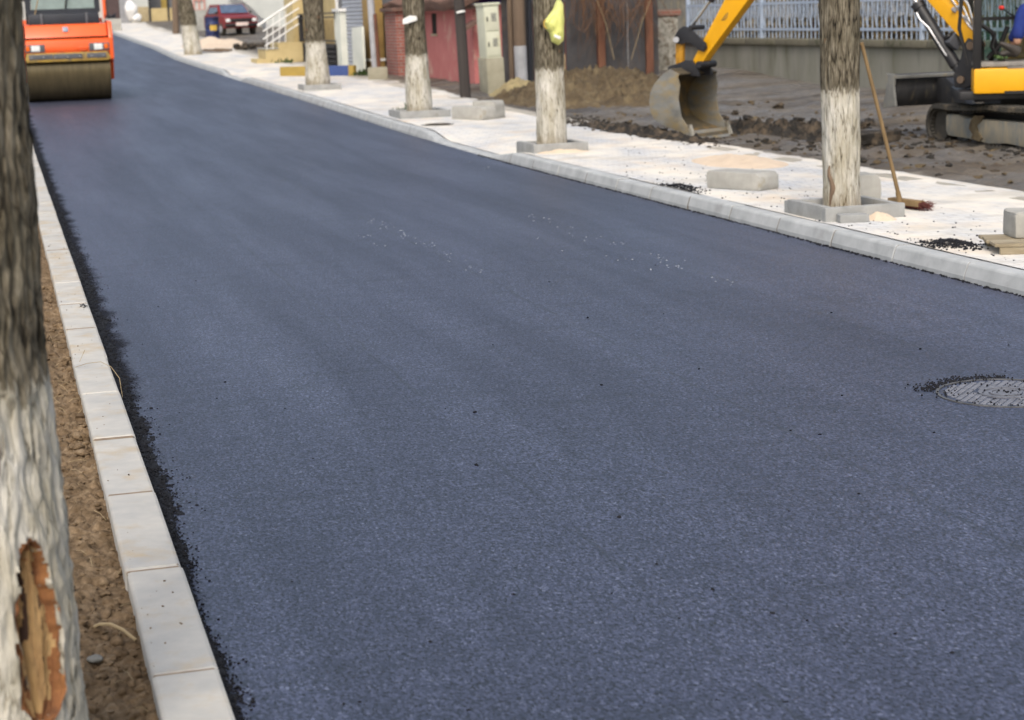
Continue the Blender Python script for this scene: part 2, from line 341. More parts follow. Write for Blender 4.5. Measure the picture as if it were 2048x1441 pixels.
S('wound_wood', (.54,.34,.15), (.13,.055,.022), 15, .8, stretch=(1.5,1.5,.17), bump=1., bscale=40, c3=(.66,.45,.20), bdist=.03)
S('wound_dark', (.07,.032,.016), (.03,.014,.009), 20, .9, bump=.5)
S('wound_rim', (.21,.085,.03), (.07,.03,.015), 16, .9, bump=.6, c3=(.33,.15,.05))
S('peeled', (.20,.14,.095), (.12,.08,.055), 14, .9, stretch=(1,1,.3), bump=.4)
S('stone_grey', (.20,.20,.185), (.13,.13,.12), 12, .9, bump=.3)
S('blue_barrier', (.04,.075,.23), (.03,.055,.17), 4, .6)
S('yellow_barrier', (.40,.28,.06), (.30,.21,.05), 4, .6)
brick_mat('brick_red', (.36,.115,.09), (.28,.085,.07), (.30,.25,.22), rot=(R(90), 0, R(90)))
brick_mat('brick_pale', (.55,.46,.28), (.47,.38,.22), (.36,.31,.22), rot=(R(90), 0, 0))
brick_mat('brick_cap', (.26,.10,.07), (.20,.08,.06), (.2,.16,.13), rot=(R(90), 0, 0))

# ------------------------------------------------------------------ mesh helpers
class MB:
    def __init__(s): s.bm = bmesh.new()
    def faces(s, vs, fs):
        v = [s.bm.verts.new(p) for p in vs]
        for f in fs:
            try: s.bm.faces.new([v[i] for i in f])
            except ValueError: pass
        return s
    def box(s, c, d, rot=None, bev=0, seg=2):
        t = bmesh.new(); bmesh.ops.create_cube(t, size=1)
        bmesh.ops.scale(t, vec=d, verts=t.verts)
        if bev: bmesh.ops.bevel(t, geom=list(t.edges), offset=bev, segments=seg, affect='EDGES', profile=.6)
        M = Matrix.Translation(c) @ (rot.to_4x4() if rot else Matrix.Identity(4))
        bmesh.ops.transform(t, matrix=M, verts=t.verts); return s.merge(t)
    def merge(s, t):
        me = bpy.data.meshes.new('t'); t.to_mesh(me); t.free(); s.bm.from_mesh(me); bpy.data.meshes.remove(me); return s
    def prism(s, pts, t0, t1, o, u, v, w, bev=0):       # outline pts in (u,v), from t0 to t1 along w
        t = bmesh.new(); o = Vector(o)
        a = [t.verts.new(o+u*p[0]+v*p[1]+w*t0) for p in pts]; b = [t.verts.new(o+u*p[0]+v*p[1]+w*t1) for p in pts]
        n = len(pts); t.faces.new(a); t.faces.new(b[::-1])
        for i in range(n): t.faces.new((a[i], b[i], b[(i+1) % n], a[(i+1) % n]))
        bmesh.ops.recalc_face_normals(t, faces=t.faces)
        if bev: bmesh.ops.bevel(t, geom=list(t.edges), offset=bev, segments=2, affect='EDGES', profile=.6)
        return s.merge(t)
    def cyl(s, p0, p1, r0, r1=None, seg=16, caps=True):
        p0 = Vector(p0); p1 = Vector(p1); r1 = r0 if r1 is None else r1
        d = (p1-p0).normalized(); a = d.orthogonal().normalized(); b = d.cross(a)
        vs = []; fs = []
        for p, r_ in ((p0, r0), (p1, r1)):
            for i in range(seg):
                t = 2*math.pi*i/seg; vs.append(p+a*(r_*math.cos(t))+b*(r_*math.sin(t)))
        for i in range(seg): fs.append((i, (i+1) % seg, seg+(i+1) % seg, seg+i))
        if caps: fs += [tuple(range(seg))[::-1], tuple(range(seg, 2*seg))]
        return s.faces(vs, fs)
    def tube(s, pts, r_, seg=8):
        pts = [Vector(p) for p in pts]; rr = r_ if isinstance(r_, (list, tuple)) else [r_]*len(pts)
        vs = []; fs = []; a = None
        for i, p in enumerate(pts):
            d = (pts[min(i+1, len(pts)-1)]-pts[max(i-1, 0)]).normalized()
            a = (d.orthogonal() if a is None else a-d*a.dot(d)).normalized(); b = d.cross(a)
            for k in range(seg):
                t = 2*math.pi*k/seg; vs.append(p+(a*math.cos(t)+b*math.sin(t))*rr[i])
        for i in range(len(pts)-1):
            for k in range(seg): fs.append((i*seg+k, i*seg+(k+1) % seg, (i+1)*seg+(k+1) % seg, (i+1)*seg+k))
        fs += [tuple(range(seg))[::-1], tuple(range((len(pts)-1)*seg, len(pts)*seg))]
        return s.faces(vs, fs)
    def rock(s, c, r_, sub=1, sq=(1,1,1), amp=.35, rz=0):
        t = bmesh.new(); bmesh.ops.create_icosphere(t, subdivisions=sub, radius=1)
        o = Vector((rnd.random()*50, rnd.random()*50, rnd.random()*50))
        for v in t.verts: v.co *= 1+amp*noise.noise(v.co*1.1+o)+amp*.4*noise.noise(v.co*3.3+o)
        M = Matrix.Translation(c) @ Matrix.Rotation(rz or rnd.random()*6.3, 4, 'Z') @ Matrix.Diagonal((r_*sq[0], r_*sq[1], r_*sq[2], 1))
        bmesh.ops.transform(t, matrix=M, verts=t.verts); return s.merge(t)
    def build(s, name, mat, parent=None, smooth=True, angle=38, label=None):
        me = bpy.data.meshes.new(name)
        bmesh.ops.recalc_face_normals(s.bm, faces=s.bm.faces)
        if smooth:
            for f in s.bm.faces: f.smooth = True
            for e in s.bm.edges:
                if len(e.link_faces) != 2 or e.calc_face_angle(0) > R(angle): e.smooth = False
        s.bm.to_mesh(me); s.bm.free()
        me.materials.append(MATS[mat])
        o = bpy.data.objects.new(name, me); COL.objects.link(o)
        if parent: o.parent = parent
        if label: o['label'] = label
        return o
def gridmesh(name, xs, ys, zf, mat, parent=None):
    vs = [(x, y, zf(x, y)) for y in ys for x in xs]; nx = len(xs)
    fs = [(j*nx+i, j*nx+i+1, (j+1)*nx+i+1, (j+1)*nx+i) for j in range(len(ys)-1) for i in range(nx-1)]
    me = bpy.data.meshes.new(name); me.from_pydata(vs, [], fs); me.update()
    me.polygons.foreach_set('use_smooth', [True]*len(fs)); me.materials.append(MATS[mat])
    o = bpy.data.objects.new(name, me); COL.objects.link(o)
    if parent: o.parent = parent
    return o
def tag(o, label, cat, group=None, kind=None):
    if label: o['label'] = label
    if cat: o['category'] = cat
    if group: o['group'] = group
    if kind: o['kind'] = kind
    return o
def struct(o): o['kind'] = 'structure'; return o
def thing(name, label, cat, loc=(0,0,0), rz=0, group=None):
    e = bpy.data.objects.new(name, None); COL.objects.link(e); e.empty_display_size = .2
    e.location = loc; e.rotation_euler = (0, 0, rz); return tag(e, label, cat, group)
def ar(a, b, s):
    n = max(1, int(round((b-a)/s))); return [a+(b-a)*i/n for i in range(n+1)]
X3, Y3, Z3 = Vector((1,0,0)), Vector((0,1,0)), Vector((0,0,1))
def Rz(a): return Matrix.Rotation(a, 3, 'Z')

# ------------------------------------------------------------------ setting
gx = [-300,-120,-50,-20,-8,-3,-1.2,-.4,.1,.35,.6,2,4,5.7,6.15,6.6,7.4,7.9,8.1] + ar(8.2, 16, .11) + [16.5,17,18,20,25,32,45,70,120,300]
gy = [-100,-30,-8,0,3,6,9] + ar(11, 36, .13) + ar(36.5, 60, .5) + ar(63, 130, 3) + [140,160,200,280,420,600]
def ground_z(x, y):
    if x <= .6: return rise(y) + (.0 if x < -.5 else -.06)
    if x < 8.2: return rise(y) - .12
    return lot(x, y)
struct(gridmesh('ground', gx, gy, ground_z, 'churned_dirt'))
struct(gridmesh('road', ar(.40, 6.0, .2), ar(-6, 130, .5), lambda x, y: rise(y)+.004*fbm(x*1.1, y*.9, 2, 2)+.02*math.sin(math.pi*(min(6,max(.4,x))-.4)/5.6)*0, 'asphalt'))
def pedge(y):
    a = 8.62 + .09*fbm(y*.9, 3.3) + .05*fbm(y*4, 7.7)
    return a + .25*sstep(34, 39, y) - .35*sstep(26, 29, y)*(1-sstep(31, 34, y))
pys = ar(3, 112, .22)
pvs = []; nxp = 22
for y in pys:
    e = pedge(y)
    for i in range(nxp):
        t = i/(nxp-2)
        if i == nxp-1: pvs.append((e+.25, y, rise(y)-.12))
        else:
            x = 6.12+(e-6.12)*t
            pvs.append((x, y, pave(x, y) + .004*fbm(x*2, y*2, 1, 2) - (.0 if t < 1 else .012)))
pfs = [(j*nxp+i, j*nxp+i+1, (j+1)*nxp+i+1, (j+1)*nxp+i) for j in range(len(pys)-1) for i in range(nxp-1)]
me = bpy.data.meshes.new('pavement'); me.from_pydata(pvs, [], pfs); me.polygons.foreach_set('use_smooth', [True]*len(pfs)); me.materials.append(MATS['sanded_pavers'])
po = bpy.data.objects.new('pavement', me); COL.objects.link(po); struct(po)

def kerb(name, prof, y0, y1, phase, X0, mat, jit, hfun=None, gap=.005):
    m = MB(); mo = MB()
    k = math.floor(y0-phase); y = phase+k
    while y < y1:
        a, b = y+gap, y+1-gap
        dx = rnd.uniform(-jit, jit); dz = rnd.uniform(-.004, .004); yw = rnd.uniform(-jit, jit)*.6
        for (p, q) in ((a, (a+b)/2), ((a+b)/2, b)) if hfun and abs(hfun(a)-hfun(b)) > .002 else ((a, b),):
            vs = []
            for yy, s_ in ((p, -1 if p == a else 0), (q, 1 if q == b else 0)):
                hh = hfun(yy)/.12 if hfun else 1
                for (px, pz) in prof: vs.append((X0+px+dx+yw*s_, yy, rise(yy)+dz*(hh > .9)+(pz*hh if pz > 0 else pz)))
            n = len(prof)
            m.faces(vs, [(i, (i+1) % n, n+(i+1) % n, n+i) for i in range(n)] + [tuple(range(n))[::-1], tuple(range(n, 2*n))])
        hh = hfun(b)/.12 if hfun else 1
        pr = [(px+(.004 if px < .05 else -.004), pz*hh-.003 if pz > 0 else pz) for px, pz in prof]
        vs = [(X0+px, yy, rise(yy)+pz) for yy in (b-.02, b+2*gap+.02) for px, pz in pr]; n = len(pr)
        mo.faces(vs, [(i, (i+1) % n, n+(i+1) % n, n+i) for i in range(n)])
        y += 1
    bmesh.ops.recalc_face_normals(m.bm, faces=m.bm.faces)
    bmesh.ops.bevel(m.bm, geom=[e for e in m.bm.edges if len(e.link_faces) == 2 and e.calc_face_angle(0) > .3], offset=.006, segments=1, affect='EDGES')
    o = m.build(name, mat, angle=12); struct(o)
    mo.build('kerb_mortar', 'mortar' if jit < .003 else 'mortar_dark', o)
kerb('kerb_right', [(0,-.15),(.004,.03),(.03,.108),(.045,.12),(.155,.12),(.155,-.15)], 3, 100, 21.57, 5.95, 'kerb_grey', .004, kerbh, .007)
kerb('kerb_left', [(0,-.1),(0,.095),(.006,.1),(.172,.1),(.18,.09),(.185,-.15)], 2, 95, 12.77, .272, 'kerb_pale', .0028, None, .010)

# soil strip behind the left kerb
def soil_z(x, y):
    return .025 + .022*fbm(x*5, y*5, 1, 3) + .034*abs(fbm(x*15, y*15, 4, 3)) + .016*abs(fbm(x*46, y*46, 8, 2)) + rise(y)
struct(gridmesh('soil_strip', ar(-.75, .278, .0085), ar(3.6, 9.5, .011)+ar(9.53, 16, .03)+ar(16.2, 60, .4), soil_z, 'loose_soil'))
m = MB()
for i in range(1500):
    y = 4.2+rnd.random()**1.5*9; x = rnd.uniform(.02, .27)
    s_ = rnd.choice([.003,.004,.006,.009,.012,.016]) * (1.7 if rnd.random() < .12 else 1)
    m.rock((x, y, soil_z(x, y)+s_*.1), s_, 1, (1,1,.7), .7)
for i in range(70):
    y = 4.2+rnd.random()**1.3*7; x = rnd.uniform(.05, .265); s_ = rnd.uniform(.014, .032)
    if x+s_ > .272: x = .268-s_
    m.rock((x, y, soil_z(x, y)-s_*.15), s_, 3, (1,1,.7), .9)
tag(m.build('soil_crumbs', 'loose_soil', smooth=True, angle=70), 'brown crumbs of earth lying on the soil strip by the left kerb', 'soil', kind='stuff')

# ------------------------------------------------------------------ loose asphalt along both kerbs, grit on the road
def loose_w(y): return max(.025, (.045+.045*sstep(5, 8, y))+.035*fbm(y*1.5, 2.2)+.02*fbm(y*6, 8.1, 0, 3)+.012*fbm(y*31, 1.1))
m = MB()
for i in range(9000):
    y = 3.8+rnd.random()**1.6*22
    w = loose_w(y)
    x = .455+abs(rnd.gauss(0, .62))*w
    if x > .455+w*1.9: continue
    s_ = rnd.uniform(.0018, .0055)*(1.5 if rnd.random() < .05 else 1)
    zb = rise(y)+.022*max(0, 1-(x-.455)/w)
    m.rock((x, y, zb+s_*.3), s_, 1, (1,1,.8), .5)
ys_ = ar(3.6, 30, .02); xs_ = ar(.445, .76, .01)
def loose_z(x, y):
    w = loose_w(y)
    t = 1-(x-.45)/(w*.95)+.6*fbm(x*30, y*30, 3, 3)
    return rise(y) + (.024*t**.8 + .008*fbm(x*60, y*60, 6, 2) if t > 0 else -.03) - .003
lo = gridmesh('loose_asphalt', xs_, ys_, loose_z, 'asphalt_crumb')
tag(lo, 'black loose asphalt swept up against the left kerb', 'loose asphalt', kind='stuff')
m.build('asphalt_granules', 'asphalt_crumb', lo, smooth=True, angle=70)
m = MB()
for i in range(1500):
    y = 6+rnd.random()*17; x = 5.945-abs(rnd.gauss(0, .014)); s_ = rnd.uniform(.004, .009)
    m.rock((x, y, rise(y)+s_*.4), s_, 1, (1,1.2,.8), .4)
tag(m.build('asphalt_fringe', 'asphalt_crumb'), 'thin fringe of black asphalt crumbs along the foot of the right kerb', 'loose asphalt', kind='stuff')
m = MB()
for (x0, y0, x1, y1, n, sp) in ((735, 435, 965, 545, 60, 8), (690, 455, 790, 500, 8, 6), (1050, 430, 1480, 572, 48, 9), (1050, 470, 1300, 540, 10, 9), (470, 210, 540, 245, 30, 7), (930, 325, 980, 338, 10, 4)):
    for i in range(n):
        t = rnd.random(); p = Gd(x0+(x1-x0)*t+rnd.gauss(0, sp*1.2), y0+(y1-y0)*t+rnd.gauss(0, sp*.55), 0)
        L_ = rnd.uniform(.003, .013)
        m.box((p.x, p.y, p.z+.003), (L_*.8, L_*rnd.uniform(.5, 1.6), .003), Rz(rnd.random()*3))
tag(m.build('white_grit', 'white_fleck', smooth=False), 'trails of small white flecks pressed into the new asphalt', 'grit', kind='stuff')
m = MB()
for i in range(70):
    p = Gd(rnd.uniform(250, 2040), rnd.uniform(520, 1430), 0)
    if p.x > 5.8 or p.x < .5: continue
    s_ = rnd.uniform(.003, .008); m.rock((p.x, p.y, p.z+s_*.4), s_, 1, (1.2,1,.7), .4)
for (x, y) in ((1203,772),(1238,1036),(1663,627),(953,932),(950,826),(1545,1230)):
    p = Gd(x, y, 0); m.rock((p.x, p.y, p.z+.004), .008, 1, (1.2,1,.7), .5)
tag(m.build('stray_crumbs', 'asphalt_crumb'), 'stray black asphalt crumbs scattered over the new road', 'loose asphalt', kind='stuff')
def crumb_pile(x, y, sx, sy, n, label):
    c = Gd(x, y, fn=pave); m = MB()
    for i in range(n):
        a = rnd.gauss(0, sx); b = rnd.gauss(0, sy); s_ = rnd.uniform(.005, .012)
        h = .035*math.exp(-(a/sx)**2-(b/sy)**2)
        X, Y = c.x+a, c.y+b
        if X < 6.12: X = 6.13
        m.rock((X, Y, pave(X, Y)+h+s_*.4), s_, 1, (1,1,.8), .4)
    tag(m.build('asphalt_crumb_pile', 'asphalt_crumb', angle=70), label, 'crumb pile', 'small piles of asphalt crumbs on the footway', 'stuff')
crumb_pile(1360, 377, .08, .2, 320, 'black asphalt crumbs spilled on white footway left of the lone grey block')
crumb_pile(1902, 490, .085, .13, 420, 'black asphalt crumbs heaped on white footway beside the plank at the right')
m = MB()
for i in range(420):
    x, y = (rnd.uniform(1250, 2040), 0); y = 300+(x-1250)*.28+rnd.gauss(20, 45)
    p = Gd(x, y, fn=pave)
    if p.x < 6.13 or p.x > 8.55: continue
    s_ = rnd.uniform(.003, .011); m.rock((p.x, p.y, p.z+s_*.4), s_, 1, (1,1,.7), .4)
tag(m.build('footway_crumbs', 'asphalt_crumb'), 'scattered dark crumbs on the sanded footway', 'loose asphalt', kind='stuff')
# dark round patch on the dropped footway
p = Vector((6.42, 27.3, pave(6.42, 27.3)+.004)); m = MB()
m.cyl((0,0,-.05), (0,0,.012), .2, .195, 28); o = m.build('lid', 'asphalt_broken')
t = thing('drain_cover', 'dark round drain cover in white footway at the dropped kerb', 'drain cover', p); o.parent = t
m = MB()
for i in range(28):
    a0, a1 = 2*math.pi*i/28, 2*math.pi*(i+1)/28
    m.faces([(.2*math.cos(a0), .2*math.sin(a0), -.03), (.2*math.cos(a1), .2*math.sin(a1), -.03), (.25*math.cos(a1), .25*math.sin(a1), .006), (.25*math.cos(a0), .25*math.sin(a0), .006)], [(0,1,2,3)])
m.build('rim', 'concrete_slab', t)

# ------------------------------------------------------------------ manhole
mc = Vector((4.40, 7.42, .0)); t = thing('manhole', 'round iron manhole cover with diamond grid set in the new asphalt', 'manhole', mc)
def ring(m, r0, r1, z0, z1, seg=64):
    vs = []; fs = []
    for i in range(seg):
        a = 2*math.pi*i/seg; c, s_ = math.cos(a), math.sin(a)
        vs += [(r0*c, r0*s_, z0), (r0*c, r0*s_, z1), (r1*c, r1*s_, z1), (r1*c, r1*s_, z0)]
    for i in range(seg):
        j = (i+1) % seg
        for k in range(3): fs.append((4*i+k, 4*i+k+1, 4*j+k+1, 4*j+k))
    return m.faces(vs, fs)
m = MB(); ring(m, .303, .317, -.02, .004); m.build('frame_ring', 'ring_iron', t)
m = MB(); m.cyl((0,0,-.03), (0,0,-.006), .297, seg=64); m.build('cover', 'asphalt_crumb', t)
m = MB(); n_ = 0; st = .040
for i in range(-8, 9):
    for j in range(-8, 9):
        x, y = (i+j)*st*.5*1.15, (i-j)*st*.5*1.15
        rr = math.hypot(x, y)
        if .135 < rr < .272: m.box((x, y, -.004), (.027, .027, .014), Rz(R(45)), .002, 1)
m.build('tread_plate', 'cast_iron', t)
m = MB(); ring(m, .102, .124, -.01, .006); ring(m, .062, .074, -.01, .005); m.cyl((0,0,-.02), (0,0,.002), .058, seg=40)
ring(m, .078, .098, -.012, .0); m.build('centre_boss', 'cast_iron', t)
m = MB()
for i in range(170):
    a = rnd.uniform(0, 6.28); rr = rnd.choice([rnd.uniform(.0, .28), rnd.uniform(.25, .33), abs(rnd.gauss(.31, .03))])
    x, y = rr*math.cos(a), rr*math.sin(a)
    if rr > .29 and y < .02 and rnd.random() < .8: continue
    s_ = rnd.uniform(.002, .006); m.rock((x, y, .004+s_*.3), s_, 1)
for i in range(420):
    a = rnd.uniform(R(60), R(150)); rr = .325+abs(rnd.gauss(0, .05)); s_ = rnd.uniform(.002, .006); m.rock((rr*math.cos(a), rr*math.sin(a), .002), s_, 1)
o = m.build('asphalt_crumbs', 'asphalt_crumb', t, angle=70); o['kind'] = 'stuff'

# ------------------------------------------------------------------ trees
def trunk_mesh(ctr, rad, h, nu, nv, amp, freq, seed, extra=None):
    vs = []; fs = []
    for j in range(nv+1):
        z = -.1+(h+.1)*j/nv; cx, cy = ctr(z); r0 = rad(z)
        for i in range(nu):
            a = 2*math.pi*i/nu; c, s_ = math.cos(a), math.sin(a)
            q = (c*r0*freq, s_*r0*freq, z*freq*(.17 if nu < 200 else .24)+seed)
            f = 1-2.2*abs(noise.noise(q)); g = noise.noise((q[0]*2.6, q[1]*2.6, q[2]*2.6+9))
            lump = noise.noise((c*1.3, s_*1.3, z*1.6+seed*3))
            rr = r0*(1+.07*lump)+amp*(f+.5*g)
            if extra: rr += extra(a, z)
            vs.append((cx+c*rr, cy+s_*rr, z))
    for j in range(nv):
        for i in range(nu): fs.append((j*nu+i, j*nu+(i+1) % nu, (j+1)*nu+(i+1) % nu, (j+1)*nu+i))
    fs.append(tuple(range(nv*nu, (nv+1)*nu)))
    return vs, fs
def limbs(t, top, r0, seed, mat):
    rg = random.Random(seed); m = MB()
    for k in range(4):
        a = k*1.6+rg.random(); p = Vector(top)-Vector((0,0,.25)); d = Vector((math.cos(a)*.5, math.sin(a)*.5, 1)).normalized()
        pts = [p]; rr = [r0*.55]
        for s_ in range(6):
            d = (d+Vector((rg.uniform(-.2,.2), rg.uniform(-.2,.2), .06))).normalized(); p = p+d*.45; pts.append(p); rr.append(r0*.5*(1-.14*(s_+1)))
        m.tube(pts, rr, 8)
        for q in range(2, 7):
            for w in range(3):
                b = pts[q]; dd = Vector((rg.uniform(-1,1), rg.uniform(-1,1), rg.uniform(.2,1))).normalized()
                m.tube([b, b+dd*.4, b+dd*.8+Vector((0,0,.12)), b+dd*1.1+Vector((rg.uniform(-.1,.1), 0, .35))], [.018,.013,.008,.003], 5)
    m.build('crown', mat, t)
def tree(name, label, loc, ctr, rad, h, nu, nv, amp, freq, seed, mat='bark', extra=None, group=None):
    t = thing(name, label, 'tree', loc, 0, group)
    vs, fs = trunk_mesh(ctr, rad, h, nu, nv, amp, freq, seed, extra)
    MB().faces(vs, fs).build('trunk', mat, t, angle=80)
    c = ctr(h); limbs(t, (c[0], c[1], h), rad(h), seed, mat); return t
TG = 'street trees in a row along the right kerb'
gz = lambda x, y: pave(x, y)
# nearest tree, left edge of the picture
NR = [(-.1,.31),(.35,.262),(.42,.252),(.62,.242),(.85,.232),(1.07,.222),(1.35,.213),(1.55,.208),(1.9,.2),(3.6,.18)]
def nrad(z): return float(np.interp(z, [a for a, b in NR], [b for a, b in NR]))
# right outline of the near trunk, read off the photograph at 3.25 m
NY = 4.15
ED = [PY(x, y, NY) for x, y in ((45,0),(62,250),(86,500),(98,700),(120,900),(136,1050),(150,1200),(168,1441))]
ez = [p.z for p in ED][::-1]; ex = [p.x-.024*sstep(.1, 1.2, p.z)+.006 for p in ED][::-1]
def nctr(z): return (float(np.interp(z, ez, ex))-nrad(z)*.985, 0)
WZ = (.40, .66); WA = R(-57)
def wprof(a, z):
    da = (a-WA+math.pi) % (2*math.pi)-math.pi
    zc = (z-WOUND[0])/WOUND[1]; s_ = da*.26
    w = .058*(1+.25*noise.noise((z*9, 1, 1))+.22*noise.noise((z*31, 4, 1))-.25*max(0, (z-WOUND[0])/WOUND[1])) * max(0, 1-abs(zc)**3)**.5 + .001
    return s_/w, zc
wa = PY(116, 1275, NY-.24); WOUND = (wa.z, .205)
def wext(a, z):
    s_, zc = wprof(a, z)
    if abs(zc) < 1 and abs(s_) < 1: return -.055*(1-s_*s_)**.35
    if abs(zc) < 1.15 and abs(s_) < 1.5: return .006*(1.5-abs(s_))
    return 0
c0 = nctr(WOUND[0]); q = PY(116, 1275, NY-.24); WA = math.atan2(q.y-NY, q.x-c0[0])
t0 = tree('street_tree', 'whitewashed rough-barked trunk close up at the left edge with an orange wound', (0, NY, 0), nctr, nrad, 3.6, 260, 460, .010, 34, 4.2, 'bark_near', wext)
vs = []; fs = []; nu, nv = 44, 90
for j in range(nv+1):
    z = WOUND[0]+WOUND[1]*1.0*(-1+2*j/nv)
    for i in range(nu+1):
        k = -1.0+2.0*i/nu
        zc = (z-WOUND[0])/WOUND[1]
        w = .058*(1+.25*noise.noise((z*9, 1, 1))+.22*noise.noise((z*31, 4, 1))-.25*max(0, (z-WOUND[0])/WOUND[1]))*max(0, 1-abs(zc)**3)**.5+.001
        a = WA+k*w*1.04/.26; cx, cy = nctr(z)
        fib = .011*fbm(k*5, z*5, 4, 4)+.007*noise.noise((k*16, z*10, 7)) - .03*max(0, 1-abs(k+.3+.2*math.sin(z*14))*4.5)+.012*max(0, 1-abs(k-.15+.15*math.sin(z*9))*3)
        rr = nrad(z)*1.0-.022*(1-k*k)**.5+fib+.012*(abs(k) > .86)
        vs.append((cx+math.cos(a)*rr, cy+math.sin(a)*rr, z))
for j in range(nv):
    for i in range(nu): fs.append((j*(nu+1)+i, j*(nu+1)+i+1, (j+1)*(nu+1)+i+1, (j+1)*(nu+1)+i))
wd = MB().faces(vs, fs).build('bark_wound', 'wound_wood', t0, angle=80, label='torn orange patch of bare wood near the foot of the trunk')
wd.data.materials.append(MATS['wound_rim']); wd.data.materials.append(MATS['wound_dark'])
for pi, pf in enumerate(wd.data.polygons):      # rotten brown margins and two splits in the bare wood, their shade painted dark
    j, i = divmod(pi, nu); k = -1+2*(i+.5)/nu; z = j/nv
    n1 = noise.noise((k*2.5, z*9, 1.7)); n2 = noise.noise((k*3, z*22, 5.1))
    if abs(k) > .74+.22*n1+.1*n2 or z > .93+.1*n2 or z < .10+.15*n1: pf.material_index = 1
    elif abs(k+.34+.12*math.sin(z*7)+.1*n1) < (.10+.10*n2)*(z > .18) or abs(k-.45+.2*n1) < .045*(n2 > .0): pf.material_index = 2
sw = PY(2, 865, NY-.25); cx, cy = nctr(sw.z); sa_ = math.atan2(sw.y-NY-cy, sw.x-cx); vs = []; fs = []
for j in range(31):                             # second, smaller scar higher up on the same trunk
    z = sw.z+.10*(j/15-1); qq = math.sin(math.pi*j/30)**.6
    for i in range(11):
        a = sa_+(i/5-1)*.016*qq*(1+.4*noise.noise((z*30, 3, 3)))/nrad(z); cx, cy = nctr(z); rr = nrad(z)*1.02+.012+.004*noise.noise((a*30, z*20, 2))-.016*abs(i/5-1)**3
        vs.append((cx+math.cos(a)*rr, cy+math.sin(a)*rr, z))
for j in range(30):
    for i in range(10): fs.append((j*11+i, j*11+i+1, j*11+i+12, j*11+i+11))
MB().faces(vs, fs).build('bark_wound', 'wound_rim', t0, angle=80, label='small rusty brown scar higher up at the edge of the trunk')
rim = []
for k in range(121):                            # dark ragged bark lip round the wound, running up into a crack
    f_ = k/120; sd = -1 if f_ < .5 else 1
    zc = -1+4*f_ if f_ < .5 else 3-4*f_
    z = WOUND[0]+WOUND[1]*zc*(1.0 if zc < .97 else 1.03)
    w = .058*(1+.25*noise.noise((z*9, 1, 1))+.22*noise.noise((z*31, 4, 1))-.25*max(0, zc))*max(0, 1-abs(zc)**3)**.5+.004
    a = WA+sd*w*(1.0+.10*noise.noise((z*40, sd, 2)))/.26; cx, cy = nctr(z); rr = nrad(z)+.004*noise.noise((z*30, sd, 7))
    rim.append((Vector((cx+math.cos(a)*rr, cy+math.sin(a)*rr, z)), .0055+.0045*noise.noise((z*45, sd*3, 1))))
m = MB(); m.tube([p for p, q in rim], [max(.0015, q) for p, q in rim], 7)
m.build('bark_lip', 'wound_rim', t0, angle=70)
# the row on the right
def row_tree(bx, by, x, rads, lean, h, nu, nv, seed, label, amp=.006):
    zs = [a for a, b in rads]; rs = [b for a, b in rads]
    return tree('street_tree', label, (bx, by, gz(bx, by)), lambda z: (lean*z, 0), lambda z: float(np.interp(z, zs, rs)), h, nu, nv, amp, 24, seed, group=TG)
row_tree(6.515, 13.55, 0, [(-.1,.150),(.3,.141),(.6,.148),(1.1,.152),(1.8,.158),(3.4,.14)], -.012, 3.4, 150, 260, 1.3, 'whitewashed street tree beside the leaning broom, nearest of the right-hand row', .006)
def patch(t, a0, z0, z1, w, rad, mat):
    vs = []; fs = []
    for j in range(25):
        z = z0+(z1-z0)*j/24; q = math.sin(math.pi*j/24)**.5
        for i in range(9):
            a = a0+(i/8-.5)*w*q*(1+.5*noise.noise((z*11, 2, 3)))/rad+.25*noise.noise((z*7, 5, 1)); rr = rad+.011+.005*noise.noise((a*9, z*14, 3))-.012*abs(i/4-1)**3
            vs.append((-.012*z+math.cos(a)*rr, math.sin(a)*rr, z))
    for j in range(24):
        for i in range(8): fs.append((j*9+i, j*9+i+1, j*9+i+10, j*9+i+9))
    MB().faces(vs, fs).build('peeled_bark', mat, t)
tb5 = [o for o in bpy.data.objects if o.name.startswith('street_tree') and o.get('label', '').startswith('whitewashed street tree beside')][0]
patch(tb5, R(-150), .08, .40, .045, .148, 'peeled')
row_tree(6.55, 21.75, 0, [(-.1,.20),(.1,.185),(.4,.178),(.9,.172),(1.5,.168),(3.4,.15)], -.005, 3.4, 110, 170, 2.7, 'whitewashed street tree with a yellow plastic bag hanging on it')
row_tree(6.60, 29.3, 0, [(-.1,.26),(.05,.21),(.4,.2),(.9,.185),(1.5,.165),(2.0,.175),(3.4,.15)], -.015, 3.4, 90, 130, 3.9, 'whitewashed street tree in front of the red shed wall, white label above')
row_tree(6.60, 39.0, 0, [(-.1,.25),(.2,.26),(.6,.23),(1.0,.21),(1.3,.2),(1.85,.215),(3.4,.16)], -.012, 3.4, 80, 110, 5.1, 'whitewashed street tree in front of the yellow house and black gate')
row_tree(6.65, 64.5, 0, [(-.1,.32),(.3,.3),(.9,.28),(1.3,.29),(1.9,.23),(3.4,.15)], -.1, 3.4, 60, 90, 6.6, 'leaning whitewashed street tree far up the road left of the blue barrel')

